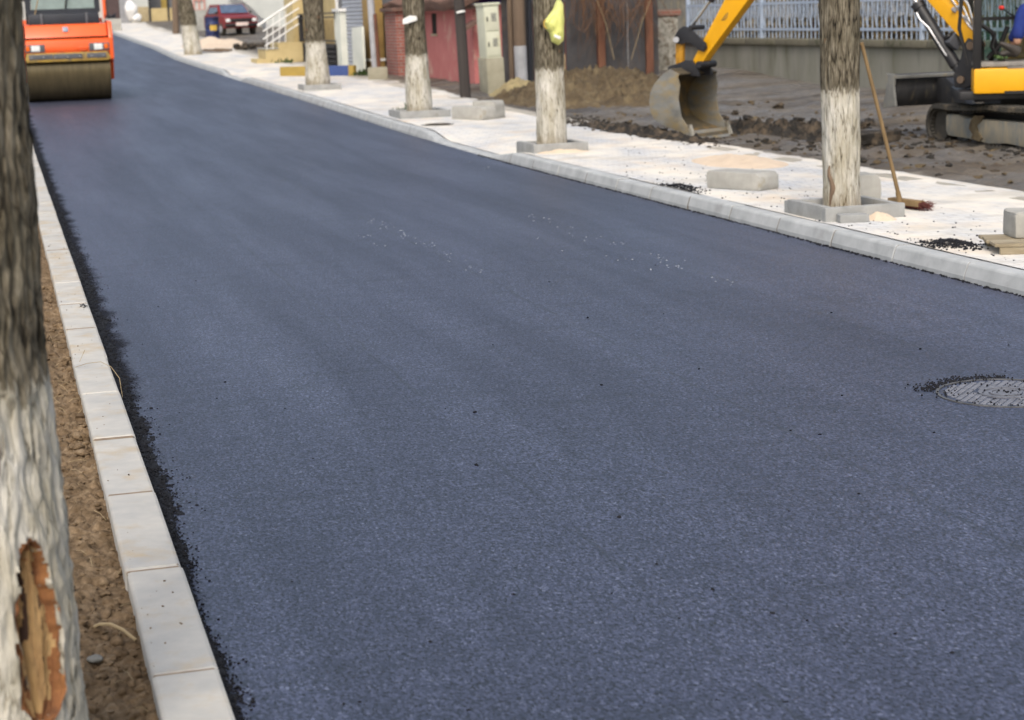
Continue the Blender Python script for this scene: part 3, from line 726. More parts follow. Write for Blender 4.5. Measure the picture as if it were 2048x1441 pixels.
# concrete edging boxes round the trees
def surround(bx, by, sx, sy, label, broken=False):
    z = pave(bx, by); t = thing('tree_surround', label, 'tree edging', (bx, by, z), 0, 'concrete edging boxes around the street trees')
    w, h = .06, .14; j = lambda: rnd.uniform(-.012, .012)
    def slab(cx, cy, dx, dy, rz=0, dz=0): MB().box((cx, cy, h/2-.03+dz), (dx, dy, h), Rz(rz), .008).build('edging_slab', 'concrete_slab', t)
    slab(0+j(), -sy/2, sx, w, R(1.0)); slab(0, sy/2, sx, w, R(-1), -.01)
    slab(-sx/2+w/2, .0, w, sy-w-.015, R(1.2), .004); slab(sx/2-w/2, 0, w, sy-w-.015, R(-.8), -.006)
    gridmesh('soil_fill', ar(-sx/2+w*.8, sx/2-w*.8, .04), ar(-sy/2+w*.4, sy/2-w*.4, .04), lambda x, y: .035+.03*fbm(x*9, y*9, bx), 'loose_soil', t)
surround(6.50, 13.47, .69, .74, 'grey concrete edging box around the tree beside the broom')
surround(6.54, 21.7, .70, .72, 'grey concrete edging box around the tree with the yellow bag')
surround(6.62, 29.4, .84, .84, 'grey concrete edging box around the tree before the red shed, weeds inside')
surround(6.62, 38.95, .8, .74, 'grey concrete edging box around the tree before the yellow house')

# things fixed on the trunks
bz = pave(6.55, 21.75)
t = thing('plastic_bag', 'pale yellow green plastic bag hung on a tree trunk, heavy at the bottom', 'bag', (6.55, 21.55, bz+1.2))
bo = [PY(x, y, 21.5) for x, y in ((1117,-8),(1108,18),(1088,44),(1092,58),(1100,66),(1104,84),(1118,91),(1127,83),(1128,40),(1127,8))]
m = MB(); B0 = Vector((6.55, 21.55, bz+1.2))
cen = Vector((sum(p.x for p in bo)/10, 21.5, sum(p.z for p in bo)/10))
vs = []; fs = []; nb = len(bo)
for k, (sc_, dy) in enumerate(((1,0),(.97,-.045),(.8,-.085),(.45,-.11))):
    for i, p in enumerate(bo):
        q = cen+(p-cen)*sc_; q.y = 21.53+dy*(1+.4*noise.noise((i*1.3, k, 2))); vs.append(q-B0)
for k in range(3):
    for i in range(nb): fs.append((k*nb+i, k*nb+(i+1) % nb, (k+1)*nb+(i+1) % nb, (k+1)*nb+i))
fs += [tuple(range(3*nb, 4*nb)), tuple(range(nb))[::-1]]
m.faces(vs, fs); bmesh.ops.subdivide_edges(m.bm, edges=list(m.bm.edges), cuts=2, use_grid_fill=True)
for v in m.bm.verts: v.co += Vector((.0, .018*fbm(v.co.x*22, v.co.z*9, 4), 0))
m.build('bag_body', 'bag_plastic', t)
a, b, c = (PY(x, y, 21.42)-B0 for x, y in ((1108,74),(1119,80),(1122,74)))
m = MB(); m.prism([(0,0),(.075,-.035),(.085,0),(.01,.03)], 0, .012, a, X3, Z3, Y3, .003); m.build('packet', 'white_paint', t)
m = MB(); p = PY(1090, 50, 21.47)-B0; m.tube([p+Vector((.01,0,.06)), p+Vector((-.012,0,.03)), p+Vector((-.01,0,-.02)), p+Vector((.02,0,-.045))], .008); m.build('handle', 'label_yellow', t)
def paper(x, y, Y, w, h, label, tilt=0):
    p = PY(x, y, Y); m = MB()
    m.prism([(-w/2,-h*.55),(-w*.2,-h*.5),(w*.5,-h*.1),(w*.45,h*.45),(0,h*.55),(-w/2,h*.1)], 0, .008, (0,0,0), X3, Z3, Y3, .002)
    o = m.build('paper_notice', 'white_paint'); o.location = p; tag(o, label, 'notice', 'white paper notices')
paper(820, 40, 29.1, .24, .12, 'torn white paper strip stuck on the trunk before the red shed')
paper(922, 24, 33.66, .17, .05, 'small white paper strip on the dark wooden pole')

# ------------------------------------------------------------------ loose blocks, broom, plank, sand
def block(x, y, dims, rz, label, dz=0, bev=.018, fn=None, name='concrete_block', mat='concrete_block', dx=0, dy=0, rounded=True):
    p = Gd(x, y, fn=fn or pave); w, d, h = dims; m = MB()
    if rounded:
        pts = [(-w/2, 0), (w/2-.01, 0), (w/2, h*.25), (w/2-.012, h*.8), (w/2-.045, h), (-w/2+.02, h), (-w/2, h*.93)]
        m.prism(pts, 0, d, (0,0,0), X3, Z3, Y3, bev)
    else: m.box((0, d/2, h/2), (w, d, h), None, bev)
    bmesh.ops.subdivide_edges(m.bm, edges=[e for e in m.bm.edges if e.calc_length() > .1], cuts=3, use_grid_fill=True)
    for v in m.bm.verts: v.co += Vector((1,1,.5))*.006*fbm(v.co.x*9, v.co.y*9, v.co.z*9+w)
    o = m.build(name, mat); o.location = (p.x+dx, p.y+dy, p.z+dz); o.rotation_euler = (0, 0, rz)
    return tag(o, label, 'block', 'loose concrete kerb blocks on the footway')
block(1466, 380, (.66, .28, .165), R(-63), 'grey concrete block lying alone on white footway before the peach sand pile')
block(1736, 404, (.25, .30, .23), R(-8), 'grey concrete block behind the tree beside the broom, mostly hidden')
block(934, 240, (.72, .30, .2), R(-62), 'lower lying concrete block of the pair right of the tree before the red shed')
block(976, 240, (.44, .3, .28), R(-48), 'taller upright concrete block of the pair right of the tree before the red shed', dy=.25)
o = block(1710, 446, (.235, .12, .062), R(-10), 'small thin grey paving brick lying against the front of the tree edging', bev=.006, mat='concrete_slab', name='paving_brick', rounded=False)
pl = Gd(2000, 512, fn=pave)
t = thing('wooden_pallet', 'weathered wooden pallet lying on the footway at the right edge', 'pallet', (pl.x, pl.y, pave(pl.x, pl.y)), R(-19))
for i in range(5):
    o = MB().box((.45+rnd.uniform(-.03, .02), .06+i*.105, .0635), (.95, .096, .022), None, .004).build('deck_board', 'plank_wood', t)
for y in (.05, .47): MB().box((.465, y-.01*(y < .2), .026), (.92, .04, .052), None, .004).build('bearer', 'plank_wood', t)
p = Matrix.Rotation(R(-19), 3, 'Z') @ Vector((.16, .12, 0))
o = block(2000, 512, (.5, .3, .18), R(-14), 'pale concrete block resting on the wooden pallet at the right edge', bev=.022)
o.location = (pl.x+.46, pl.y+.12, pave(pl.x, pl.y)+.075)

bh = Gd(1812, 418, fn=pave); top = Vector((6.79, 13.55, 1.5)); 
tp = PY(1712, 86, 13.52)
t = thing('push_broom', 'wooden push broom with dark red bristles leaning on the whitewashed tree', 'broom', bh)
hd = (PY(1848, 416, 13.55)-PY(1778, 404, 13.95)); ang = math.atan2(hd.y, hd.x)
ang = R(-80)
hc = Vector((0, 0, .055))
MB().box(hc, (.40, .075, .05), Rz(ang), .008).build('head', 'broom_wood', t)
m = MB()
for i in range(700):
    a = rnd.uniform(-.19, .21); b = rnd.uniform(-.03, .03)
    p0 = hc+Rz(ang) @ Vector((a, b, -.02)); f = Rz(ang) @ Vector((rnd.gauss(.015, .015), .045+rnd.gauss(.02, .02)*(1 if b > 0 else -.4), rnd.uniform(-.035, -.01) if a < .13 else rnd.uniform(-.03,.03)))
    m.tube([p0, p0+f*.6, p0+f], [.0028,.0025,.0015], 4)
for i in range(80):
    p0 = hc+Rz(ang) @ Vector((.195, rnd.uniform(-.03, .03), rnd.uniform(-.02, .015))); f = Rz(ang) @ Vector((rnd.uniform(.02,.10), rnd.gauss(.02,.03), rnd.uniform(-.05,.03)))
    m.tube([p0, p0+f], [.0028,.0015], 4)
m.build('bristles', 'bristle', t)
foot = PY(1803, 404, 13.55)-bh; foot.z = .07
hb = PY(1800, 398, bh.y)-bh; hb.y = 0.0; hb.z = .07
m = MB(); e_ = Vector((tp.x, 13.42, tp.z))-bh; m.tube([hb, hb+(e_-hb)*.5+Vector((.004,0,.0)), e_], [.017,.016,.015], 10); m.cyl(hb-Vector((0,0,.015)), hb+(e_-hb).normalized()*.08, .026, .02, 10); m.build('handle', 'broom_wood', t)

def heap(name, x, y, rx, ry, h, mat, label, cat, rough=.03, fn=None, seed=1, rz=0, n=46):
    p = Gd(x, y, fn=fn or pave)
    ca, sa = math.cos(rz), math.sin(rz)
    def zf(a, b):
        d = math.hypot(a/rx, b/ry)*(1+(.35*fbm(a*1.7+seed, b*1.7, seed) if rz else 0)); f = max(0, 1-d*d)
        e = h*(f**1.3)*(1+.35*fbm(a*2.2/rx, b*2.2/ry, seed))+rough*f**.5*fbm(a*9, b*9, seed+4)
        return (fn or pave)(p.x+a*ca-b*sa, p.y+a*sa+b*ca)-p.z+e-.012*(f <= 0)*1.5-(.03 if d > 1.05 else 0)
    o = gridmesh(name, ar(-rx*1.1, rx*1.1, rx*2.2/n), ar(-ry*1.1, ry*1.1, ry*2.2/n), zf, mat)
    o.location = p; o.rotation_euler = (0,0,rz); return tag(o, label, cat)
heap('sand_pile', 1478, 326, .44, .9, .08, 'peach_sand', 'pile of peach coloured sand on the footway edge behind the lone grey block', 'sand pile', .012)
heap('sand_pile', 1125, 305, .34, .16, .035, 'peach_sand', 'thin drift of peach sand against the edging of the tree with the bag', 'sand pile', .008)
heap('sand_pile', 1758, 438, .12, .2, .05, 'peach_sand', 'small drift of peach sand at the edging corner below the broom', 'sand pile', .01)
heap('soil_heap', 1205, 196, 2.0, 3.0, .46, 'brown_earth', 'brown heap of dug earth in front of the black sheet fence', 'earth heap', .22, lambda x, y: lot(x, y), 5, 0, 96)
heap('sand_heap', 1040, 190, .62, .9, .30, 'yellow_sand', 'yellowish heap of sand beside the meter cabinet', 'sand heap', .06, lambda x, y: lot(x, y), 8)

# broken asphalt at the edge of the dig
heap('rubble_ridge', 1570, 268, .42, 1.9, .10, 'asphalt_broken', 'low dark ridge of broken asphalt and mud between the bucket and the broom tree', 'rubble ridge', .15, lambda x, y: lot(x, y), 12, R(14), 90)
heap('rubble_ridge', 1290, 268, .30, 2.3, .06, 'asphalt_broken', 'thin dark ridge of mud along the footway edge left of the bucket', 'rubble ridge', .11, lambda x, y: lot(x, y), 17, R(3), 90)
rub = [(1462,258,.10),(1480,250,.14),(1497,262,.11),(1515,255,.12),(1536,262,.16),(1556,252,.13),(1575,268,.15),(1592,255,.17),(1612,262,.14),(1628,250,.12),(1640,272,.13),(1470,228,.09),(1500,243,.12),(1448,238,.10),(1200,190,.12),(1172,187,.13),(1240,196,.10),(1265,200,.12),(1555,217,.12),(1540,243,.08),(1600,243,.11),(1232,262,.07),(1262,270,.06),(1300,276,.08),(1745,250,.12),(1725,255,.1)]
for i, (x, y, s_) in enumerate(rub):
    p = Gd(x, y, fn=lot); m = MB(); m.rock((0,0,0), s_*.75, 3, (1.25, .9, .6), .95)
    o = m.build('asphalt_chunk', 'asphalt_broken', angle=22); o.location = p+Vector((0,0,s_*.12)); o.rotation_euler = (rnd.uniform(-.3,.3), rnd.uniform(-.3,.3), 0)
    tag(o, 'jagged dark lump of broken asphalt lying in the churned dirt near the bucket', 'asphalt chunk', 'lumps of broken asphalt in the dirt')
p = Gd(1752, 288, fn=lot); m = MB()
m.prism([(-.5,-.2),(-.3,-.3),(.1,-.27),(.38,-.24),(.52,-.02),(.40,.2),(.0,.26),(-.4,.22)], 0, .14, (0,0,0), X3, Y3, Z3)
bmesh.ops.subdivide_edges(m.bm, edges=list(m.bm.edges), cuts=4, use_grid_fill=True)
for v in m.bm.verts: v.co += Vector((1,1,.6))*.035*fbm(v.co.x*7, v.co.y*7, v.co.z*12)
o = m.build('asphalt_slab', 'asphalt_broken', angle=60); o.location = p+Vector((-.1, .15, 0)); tag(o, 'thick torn slab of old asphalt lying behind the tree and broom', 'asphalt slab')
m = MB()
for i in range(1500):
    x = rnd.uniform(8.9, 14); y = rnd.uniform(15, 27)
    if rnd.random() < .8: y = 20.9+rnd.gauss(0, 1.1)+(x-9)*-.1; x = rnd.uniform(9, 12.6)
    s_ = rnd.choice([.008,.01,.013,.016,.02,.03,.045]); m.rock((x, y, lot(x, y)+s_*.1), s_, 1, (1.1,1,.7), .45)
for i in range(900):
    t_ = rnd.random(); p = Gd(1140+290*t_+rnd.gauss(0,14), 241+44*t_+rnd.gauss(0,5), fn=lot); s_ = rnd.choice([.01,.015,.02,.03]); m.rock((p.x, p.y, lot(p.x, p.y)+s_*.1), s_, 1, (1.2,1,.6), .5)
mc_ = MB()
for i in range(1300):
    x = rnd.uniform(8.95, 13.5); y = rnd.uniform(15, 30); s_ = rnd.choice([.012,.016,.02,.025,.035,.05])
    if fbm(x*1.2, y*1.2, 31, 3) < 0: continue
    mc_.rock((x, y, lot(x, y)-s_*.05), s_, 1, (1.2,1,.6), .55)
tag(mc_.build('mud_clods', 'brown_earth', angle=60), 'brown clods of mud strewn over the dug ground', 'mud', kind='stuff')
tag(m.build('rubble_grit', 'asphalt_broken', angle=70), 'small dark rubble and clods strewn over the churned dirt', 'rubble', kind='stuff')

m = MB()
for i in range(90):
    y = 4.3+rnd.random()**1.4*12; x = rnd.choice([rnd.uniform(.28,.44), .285+abs(rnd.gauss(0,.03))]); s_ = rnd.uniform(.0012,.0042)
    m.rock((x, y, .1+rise(y)+s_*.4), s_, 1, (1.1,1,.8), .4)
tag(m.build('kerb_crumbs', 'loose_soil'), 'specks of earth lying on top of the left kerb', 'soil', kind='stuff')
p = Gd(168, 612, .1); m = MB()
for i in range(26): m.rock((rnd.gauss(0,.011), rnd.gauss(0,.05), .002), rnd.uniform(.002,.006), 1, (1.2,1.4,.5), .4)
o = m.build('tar_spot', 'asphalt_crumb', angle=70); o.location = p; tag(o, 'small spot of black tar crumbs on top of the left kerb', 'tar spot', kind='stuff')
# dry stalks, root and stone on the soil strip
def stalk(name, label, cat, px, r_, z, mat):
    pts = []
    for x, y, dz in px: pts.append(Gd(x, y, z+dz))
    m = MB(); o0 = pts[0].copy(); m.tube([q-o0 for q in pts], r_, 6); o = m.build(name, mat); o.location = o0; return tag(o, label, cat)
stalk('dry_stalk', 'thin dry stalk lying across the left kerb onto the asphalt', 'stalk', [(150,735,.01),(175,727,.02),(201,724,.035),(222,734,.04),(239,757,.0),(245,795,-.07)], .0016, .1, 'twig_pale')
stalk('dry_stalk', 'short dry stalk sticking up beside the left kerb', 'stalk', [(148,738,-.02),(160,722,.03),(170,700,.08)], .0014, .08, 'twig_pale')
stalk('tree_root', 'bent brown root poking from the soil beside the left kerb', 'root', [(185,1256,0),(200,1249,.018),(222,1249,.025),(246,1260,.02),(272,1281,.0)], .0055, .06, 'twig_pale')
p = Gd(190, 1318, .06); m = MB(); m.rock((0,0,0), .022, 3, (1,.8,.5), .4); o = m.build('stone', 'stone_grey', angle=50); o.location = p; tag(o, 'flat grey stone lying in the soil near the trunk', 'stone')
p = Gd(200, 1165, .05); m = MB(); m.rock((0,0,0), .028, 3, (1,1,.8), .3); o = m.build('soil_clod', 'loose_soil', angle=70); o.location = p; tag(o, 'round pale clod of earth between trunk and left kerb', 'clod')
m = MB()
for i in range(46):
    y = rnd.uniform(4.6, 11); x = rnd.uniform(.1, .27); a = rnd.random()*6.3; l_ = rnd.uniform(.03, .1)
    p = Vector((x, y, soil_z(x, y)+.006)); d = Vector((math.cos(a), math.sin(a), rnd.uniform(0, .5)))*l_
    m.tube([p, p+d*.5+Vector((0,0,.008)), p+d], .0011, 4)
tag(m.build('dry_straw', 'twig_pale'), 'bits of dry straw strewn on the soil strip', 'straw', kind='stuff')
#PART2
def part(m, name, mat, t, **k):                 # m is in world coordinates; store it relative to its thing
    loc = t.location if t.parent is None else t.parent.location
    bmesh.ops.translate(m.bm, vec=-Vector(loc), verts=m.bm.verts)
    return m.build(name, mat, t, **k)
def qbox(m, x0, x1, y0, y1, z0, z1, bev=0): return m.box(((x0+x1)/2, (y0+y1)/2, (z0+z1)/2), (x1-x0, y1-y0, z1-z0), None, bev)

# ------------------------------------------------------------------ boundary wall with blue railing
WX = 15.5; WY0, WY1 = 24., 41.2
wt = thing('boundary_wall', 'low stained concrete boundary wall with mossy coping behind the digger', 'wall', (WX, 32, lot(WX, 32)))
m = MB(); qbox(m, WX, WX+.28, WY0, WY1, -.3, .96)
part(m, 'wall_face', 'wall_concrete', wt)
m = MB()
y = WY0
while y < WY1: qbox(m, WX-.07, WX+.35, y+.004, min(y+1.6, WY1)-.004, .96, 1.09, .02); y += 1.6
part(m, 'coping', 'coping_mossy', wt)
rt = thing('railing', 'pale blue metal railing with pointed bars on top of the concrete wall', 'railing', (WX+.12, 32, 1.09))
rx = WX+.12
posts = [40.6, 36.3, 32.9, 29.3, 26.0]
for y in posts:
    m = MB(); qbox(m, rx-.035, rx+.035, y-.035, y+.035, 1.07, 2.05); part(m, 'post', 'rail_blue', rt)
for a, b in zip(posts[1:], posts[:-1]):
    m = MB()
    for z in (1.27, 1.80): qbox(m, rx-.018, rx+.018, a+.035, b-.035, z-.025, z+.025)
    n = int((b-a)/.185); st = (b-a)/n
    for i in range(1, n):
        yy = a+i*st
        m.tube([(rx, yy, 1.13), (rx, yy, 1.93)], .013, 6)
        m.cyl((rx, yy, 1.13), (rx, yy, 1.07), .018, .003, 6)
        if i % 2:
            for s_ in (-1, 1): m.tube([(rx-.016, yy, 1.34), (rx-.016, yy+s_*st*.33, 1.55), (rx-.016, yy+s_*st*.45, 1.80)], .009, 5)
        else:
            for s_ in (-1, 1): m.tube([(rx-.016, yy, 1.78), (rx-.016, yy+s_*st*.3, 1.62), (rx-.016, yy+s_*st*.2, 1.5)], .008, 5)
    part(m, 'railing_panel', 'rail_blue', rt)
# stone gate pillar at the far end of the wall
g = thing('stone_pillar', 'rough stone pillar with a red brick cap at the far end of the wall', 'pillar', (14.6, 38.9, lot(14.6, 38.9)))
a = PY(1309, 140, 38.9); b = PY(1352, 140, 38.9); zt = PY(1330, 32, 38.9).z
m = MB(); qbox(m, a.x, b.x, 38.7, 39.15, -.2, zt, .02); bmesh.ops.subdivide_edges(m.bm, edges=list(m.bm.edges), cuts=5, use_grid_fill=True)
for v in m.bm.verts: v.co += Vector((1,1,.3))*.03*fbm(v.co.x*5, v.co.y*5, v.co.z*5)
part(m, 'shaft', 'stone_rough', g, angle=60)
m = MB(); qbox(m, a.x-.05, b.x+.05, 38.65, 39.2, zt, zt+.13, .012); part(m, 'cap', 'brick_cap', g)
# house and dry shrubs beyond the railing
h = thing('stucco_house', 'mottled rough stucco house wall seen through the blue railing', 'house', (19.5, 34, lot(16, 34)))
m = MB(); qbox(m, 19, 24, 22, 52, -.2, 3.2); part(m, 'wall', 'house_stucco', h)
m = MB()
for sy in (-1,): m.faces([(18.6, 21.6, 3.2), (18.6, 52.4, 3.2), (21.5, 52.4, 4.6), (21.5, 21.6, 4.6), (24.4, 52.4, 3.2), (24.4, 21.6, 3.2)], [(0,1,2,3), (3,2,4,5), (0,3,5), (1,4,2)])
part(m, 'roof', 'roof_tiles', h)
def shrub(name, label, x, y, rx_, ry_, h0, h1, n, mats, seed, size=(.05, .12)):
    n *= 3
    rg = random.Random(seed); z0 = lot(x, y) if x < 16 else lot(15.9, y)
    t = thing(name, label, 'shrub', (x, y, z0), 0, 'shrubs behind the railing')
    m = MB()
    for i in range(16):
        a = rg.random()*6.3; d = Vector((math.cos(a)*.4*rx_, math.sin(a)*.4*ry_, rg.uniform(.5, 1))); p = Vector((x, y, z0)); pts = [p]
        for k in range(4): p = p+Vector((d.x+rg.gauss(0,.08), d.y+rg.gauss(0,.1), d.z))*(h1-z0)/4.2; pts.append(p)
        m.tube(pts, [.02,.016,.012,.008,.003], 5)
    part(m, 'stems', 'twig_brown', t)
    cl = [Vector((x+rg.gauss(0, rx_*.5), y+rg.gauss(0, ry_*.5), rg.uniform(h0, h1))) for _ in range(14)]
    m = MB()
    for i in range(n):
        c = rg.choice(cl); p = c+Vector((rg.gauss(0,.17), rg.gauss(0,.22), rg.gauss(0,.17)))
        s_ = rg.uniform(*size); a = Vector((rg.gauss(0,1), rg.gauss(0,1), rg.gauss(0,1))).normalized(); b = a.orthogonal().normalized()
        m.faces([p-a*s_, p+b*s_*.45, p+a*s_, p-b*s_*.45], [(0,1,2,3)])
    part(m, 'foliage', mats, t, smooth=False)
shrub('dry_shrub', 'dry brown shrub behind the far end of the railing beside the stone pillar', 16.9, 40.0, .5, 1.3, .9, 2.6, 1500, 'leaf_dry', 1)
shrub('dry_shrub', 'dry brown shrub behind the railing left of the digger arm', 16.8, 36.2, .5, 1.3, .9, 2.5, 1100, 'leaf_dry', 2)
shrub('dry_shrub', 'dry brown shrub behind the railing between digger arm and broom tree', 16.9, 33.2, .5, 1.2, .9, 2.3, 1000, 'leaf_dry', 3)
shrub('dry_shrub', 'dry brown shrub behind the railing between broom tree and digger cab', 16.9, 29.9, .5, 1.3, .9, 2.4, 1400, 'leaf_dry', 4)
shrub('dry_shrub', 'dry brown shrub behind the railing seen through the digger cab', 16.9, 26.9, .5, 1.1, .9, 2.4, 900, 'leaf_dry', 5)

# ------------------------------------------------------------------ black sheet fence, creepers, poles
FY = 37.7
a = PY(1004, 100, FY).x; b = PY(1318, 100, FY).x
f = thing('sheet_fence', 'tall black tar sheet fence stained brown behind the earth heap', 'fence', ((a+b)/2, FY, lot(13, FY)))
n = 5; w = (b-a)/n
for i in range(n):
    m = MB(); x0 = a+i*w
    g_ = []
    for u in range(9):
        for v_ in range(9): g_.append((x0+.01+(w-.02)*u/8, FY+.03*fbm(x0+u*.5, v_*.5, 3)+.02*(i % 2), -.1+2.75*v_/8))
    m.faces(g_, [(u*9+v_, (u+1)*9+v_, (u+1)*9+v_+1, u*9+v_+1) for u in range(8) for v_ in range(8)])
    me_ = m.bm; bmesh.ops.solidify(me_, geom=list(me_.faces), thickness=.02)
    part(m, 'sheet', 'tar_sheet', f)
for px in (1200, 1296):
    x0 = PY(px, 80, FY).x; m = MB(); qbox(m, x0-.08, x0+.08, FY-.12, FY-.03, -.1, 2.75, .01); part(m, 'rusty_post', 'rust', f)
def creeper(label, px0, px1, seed, n):
    rg = random.Random(seed); c = PY((px0+px1)/2, 110, 37.2); z0 = lot(c.x, 37.2)
    t = thing('dry_creeper', label, 'creeper', (c.x, 37.2, z0), 0, 'dry creepers on the black fence'); m = MB()
    for i in range(n):
        p = PY(rg.uniform(px0, px1), rg.uniform(-60, -5), 37.3+rg.uniform(-.3,.25)); d = Vector((rg.gauss(0,.35), rg.gauss(0,.1), -1)); pts = [p]
        for k in range(rg.randint(3, 7)):
            d = (d+Vector((rg.gauss(0,.28), rg.gauss(0,.1), rg.gauss(-.05,.2)))).normalized(); p = p+d*rg.uniform(.12,.3); pts.append(p)
        m.tube(pts, [.008*(1-.1*k) for k in range(len(pts))], 4)
    part(m, 'stems', 'twig_brown', t)
creeper('reddish bare creeper hanging over the rusty middle post of the black fence', 1165, 1225, 1, 46)
creeper('bare thin creeper trailing over the black fence near the stone pillar', 1226, 1320, 2, 40)
creeper('few bare twigs hanging on the black fence just right of the yellow bag', 1125, 1164, 3, 9)
for (x, y, l_, dx, lab) in ((1128, 150, .42, .06, 'pale broken stick standing in the earth heap by the bag tree'), (1228, 96, 1.0, -.32, 'thin bare stick leaning against the black fence'), (1262, 96, 1.1, .55, 'long greenish stick leaning towards the stone pillar')):
    p = PY(x, y, 36.8); m = MB(); m.tube([(0,0,-.25), (dx*.5,.02,l_*.5), (dx, .1, l_)], [.018,.015,.01] if l_ < .5 else [.007,.006,.004], 6); o = m.build('stick', 'twig_pale'); o.location = p; tag(o, lab, 'stick', 'sticks near the black fence')

def pole(name, label, cat, x0, y0, x1, y1, Y, r0, r1, mat, fn=None, extra=.9, seg=14):
    a = PY(x0, y0, Y); b = PY(x1, y1, Y); d = (b-a)
    t = b+d.normalized()*extra
    p0 = a-d.normalized()*.25; m = MB(); n = 8
    m.tube([p0+(t-p0)*i/n-a for i in range(n+1)], [r0+(r1-r0)*i/n for i in range(n+1)], seg)
    o = m.build(name, mat); o.location = a; return tag(o, label, cat)
pole('wooden_pole', 'dark leaning wooden utility pole between the red shed and the meter cabinet', 'pole', 931, 194, 918, 0, 33.8, .105, .095, 'pole_wood', extra=2.6)
p0 = PY(1043, 150, 37.2); p1 = PY(1040, 92, 37.2); p2 = PY(1037, 0, 37.2)
t = thing('concrete_pole', 'brown pole with a grey lower part beside the meter cabinet', 'pole', p0)
m = MB(); m.tube([p0-Vector((0,0,.3)), p1], .135, 14); part(m, 'foot', 'pipe_grey', t)
m = MB(); m.tube([p1-Vector((0,0,.01)), p2, p2+(p2-p1)*1.5], .130, 14); part(m, 'shaft', 'post_brown', t)
pole('timber_post', 'thin brown timber post just left of the grey and brown pole', 'post', 1024, 148, 1019, 0, 37.4, .06, .06, 'post_brown')
pole('metal_post', 'thin dark blue metal post just right of the grey and brown pole', 'post', 1060, 140, 1058, 0, 37.45, .04, .04, 'dark_hood')

# ------------------------------------------------------------------ meter cabinet
c = Gd(979, 180); cz = rise(c.y)+.08
cx0 = PY(953, 90, c.y+.55).x; 
t = thing('meter_cabinet', 'tall cream electric cabinet on a grey concrete base, slightly leaning', 'cabinet', (c.x, c.y, cz), R(0))
CW, CD = .30, .62
zb = PY(980, 117, c.y).z-cz; zt = PY(977, 11, c.y).z-cz
MB().box((CW/2, CD/2, zb/2-.1), (CW+.06, CD+.06, zb+.2), None, .015).build('base', 'cabinet_base', t)
b_ = MB().box((CW/2, CD/2, (zb+zt)/2), (CW, CD, zt-zb), None, .008).build('body', 'cabinet_cream', t)
MB().box((CW/2, CD/2, zt+.02), (CW+.05, CD+.05, .05), None, .01).build('lid', 'cabinet_cream', t)
for k, (z0, z1) in enumerate(((zb+.04, (zb+zt)/2-.015), ((zb+zt)/2+.015, zt-.04))):
    d_ = MB().box((CW/2, -.006, (z0+z1)/2), (CW-.04, .014, z1-z0), None, .003).build('door', 'cabinet_cream', t)
    m = MB()
    for i in range(6): m.box((CW*.62, -.016, z0+(z1-z0)*.42+i*.028), (.1, .008, .012))
    m.build('vent', 'dark_grey_paint', d_)
    MB().box((CW*.16, -.02, (z0+z1)/2), (.022, .016, .09), None, .003).build('handle', 'black_plain', d_)
t.rotation_euler = (0, R(-2.0), 0)
MB().box((CW*.2, CD/2, zt+.05), (.12, CD*.9, .012)).build('rust_stain', 'rust', t) if False else None
a = PY(948, 0, 39.5); b = PY(1002, 0, 39.5); m = MB(); m.box((0,0,.22), (b.x-a.x, .04, .5), None, .01)
o = m.build('purple_board', 'purple'); o.location = ((a.x+b.x)/2, 39.5, a.z-.05); tag(o, 'purple board showing above the cream meter cabinet', 'board')
# post carrying it down to the ground
for s_ in (-1, 1): MB().box((s_*.2, .03, -.9), (.05, .04, 1.9)).build('board_leg', 'dark_grey_paint', o)

# ------------------------------------------------------------------ red shed and its brick pillar
SX = 9.75
def yx(px, py, X): return PX(px, py, X).y
y0, y1 = yx(946, 60, SX), yx(806, 60, SX)
zg = rise((y0+y1)/2)
t = thing('red_shed', 'old red plastered shed with tiled eaves and one narrow window', 'shed', (SX, (y0+y1)/2, zg))
ze = PX(870, 14, SX).z
wy0, wy1 = yx(873, 45, SX), yx(863, 45, SX); wz0, wz1 = PX(868, 68, SX).z, PX(868, 27, SX).z
m = MB()
qbox(m, SX, SX+.25, y0, wy0, -.2, ze); qbox(m, SX, SX+.25, wy1, y1, -.2, ze); qbox(m, SX, SX+.25, wy0, wy1, -.2, wz0); qbox(m, SX, SX+.25, wy0, wy1, wz1, ze)
qbox(m, SX+.25, SX+3, y0, y0+.2, -.2, ze); qbox(m, SX+.25, SX+3, y1-.2, y1, -.2, ze); qbox(m, SX+3, SX+3.2, y0, y1, -.2, ze)
part(m, 'wall', 'red_wall', t)
m = MB(); qbox(m, SX+.015, SX+.05, wy0, wy1, wz0, wz1); wn = part(m, 'window', 'dark_void', t)
m = MB(); qbox(m, SX-.02, SX+.1, wy0-.05, wy1+.05, wz0-.05, wz0); part(m, 'sill', 'plaster_old', wn)
m = MB(); n = 34
for i in range(n):
    ya = y0-.3+(y1+.5-y0+.3)*i/n; st = (y1+.8-y0)/n
    m.tube([(SX-.38, ya, ze+.02+.03*math.sin(i*.7)), (SX+.9, ya, ze+.55), (SX+2, ya, ze+.95)], st*.56, 6)
part(m, 'roof', 'roof_tiles', t)
m = MB(); qbox(m, SX-.3, SX+.3, y0-.25, y1+.6, ze-.09, ze-.02); part(m, 'eaves_board', 'roof_tiles', t)
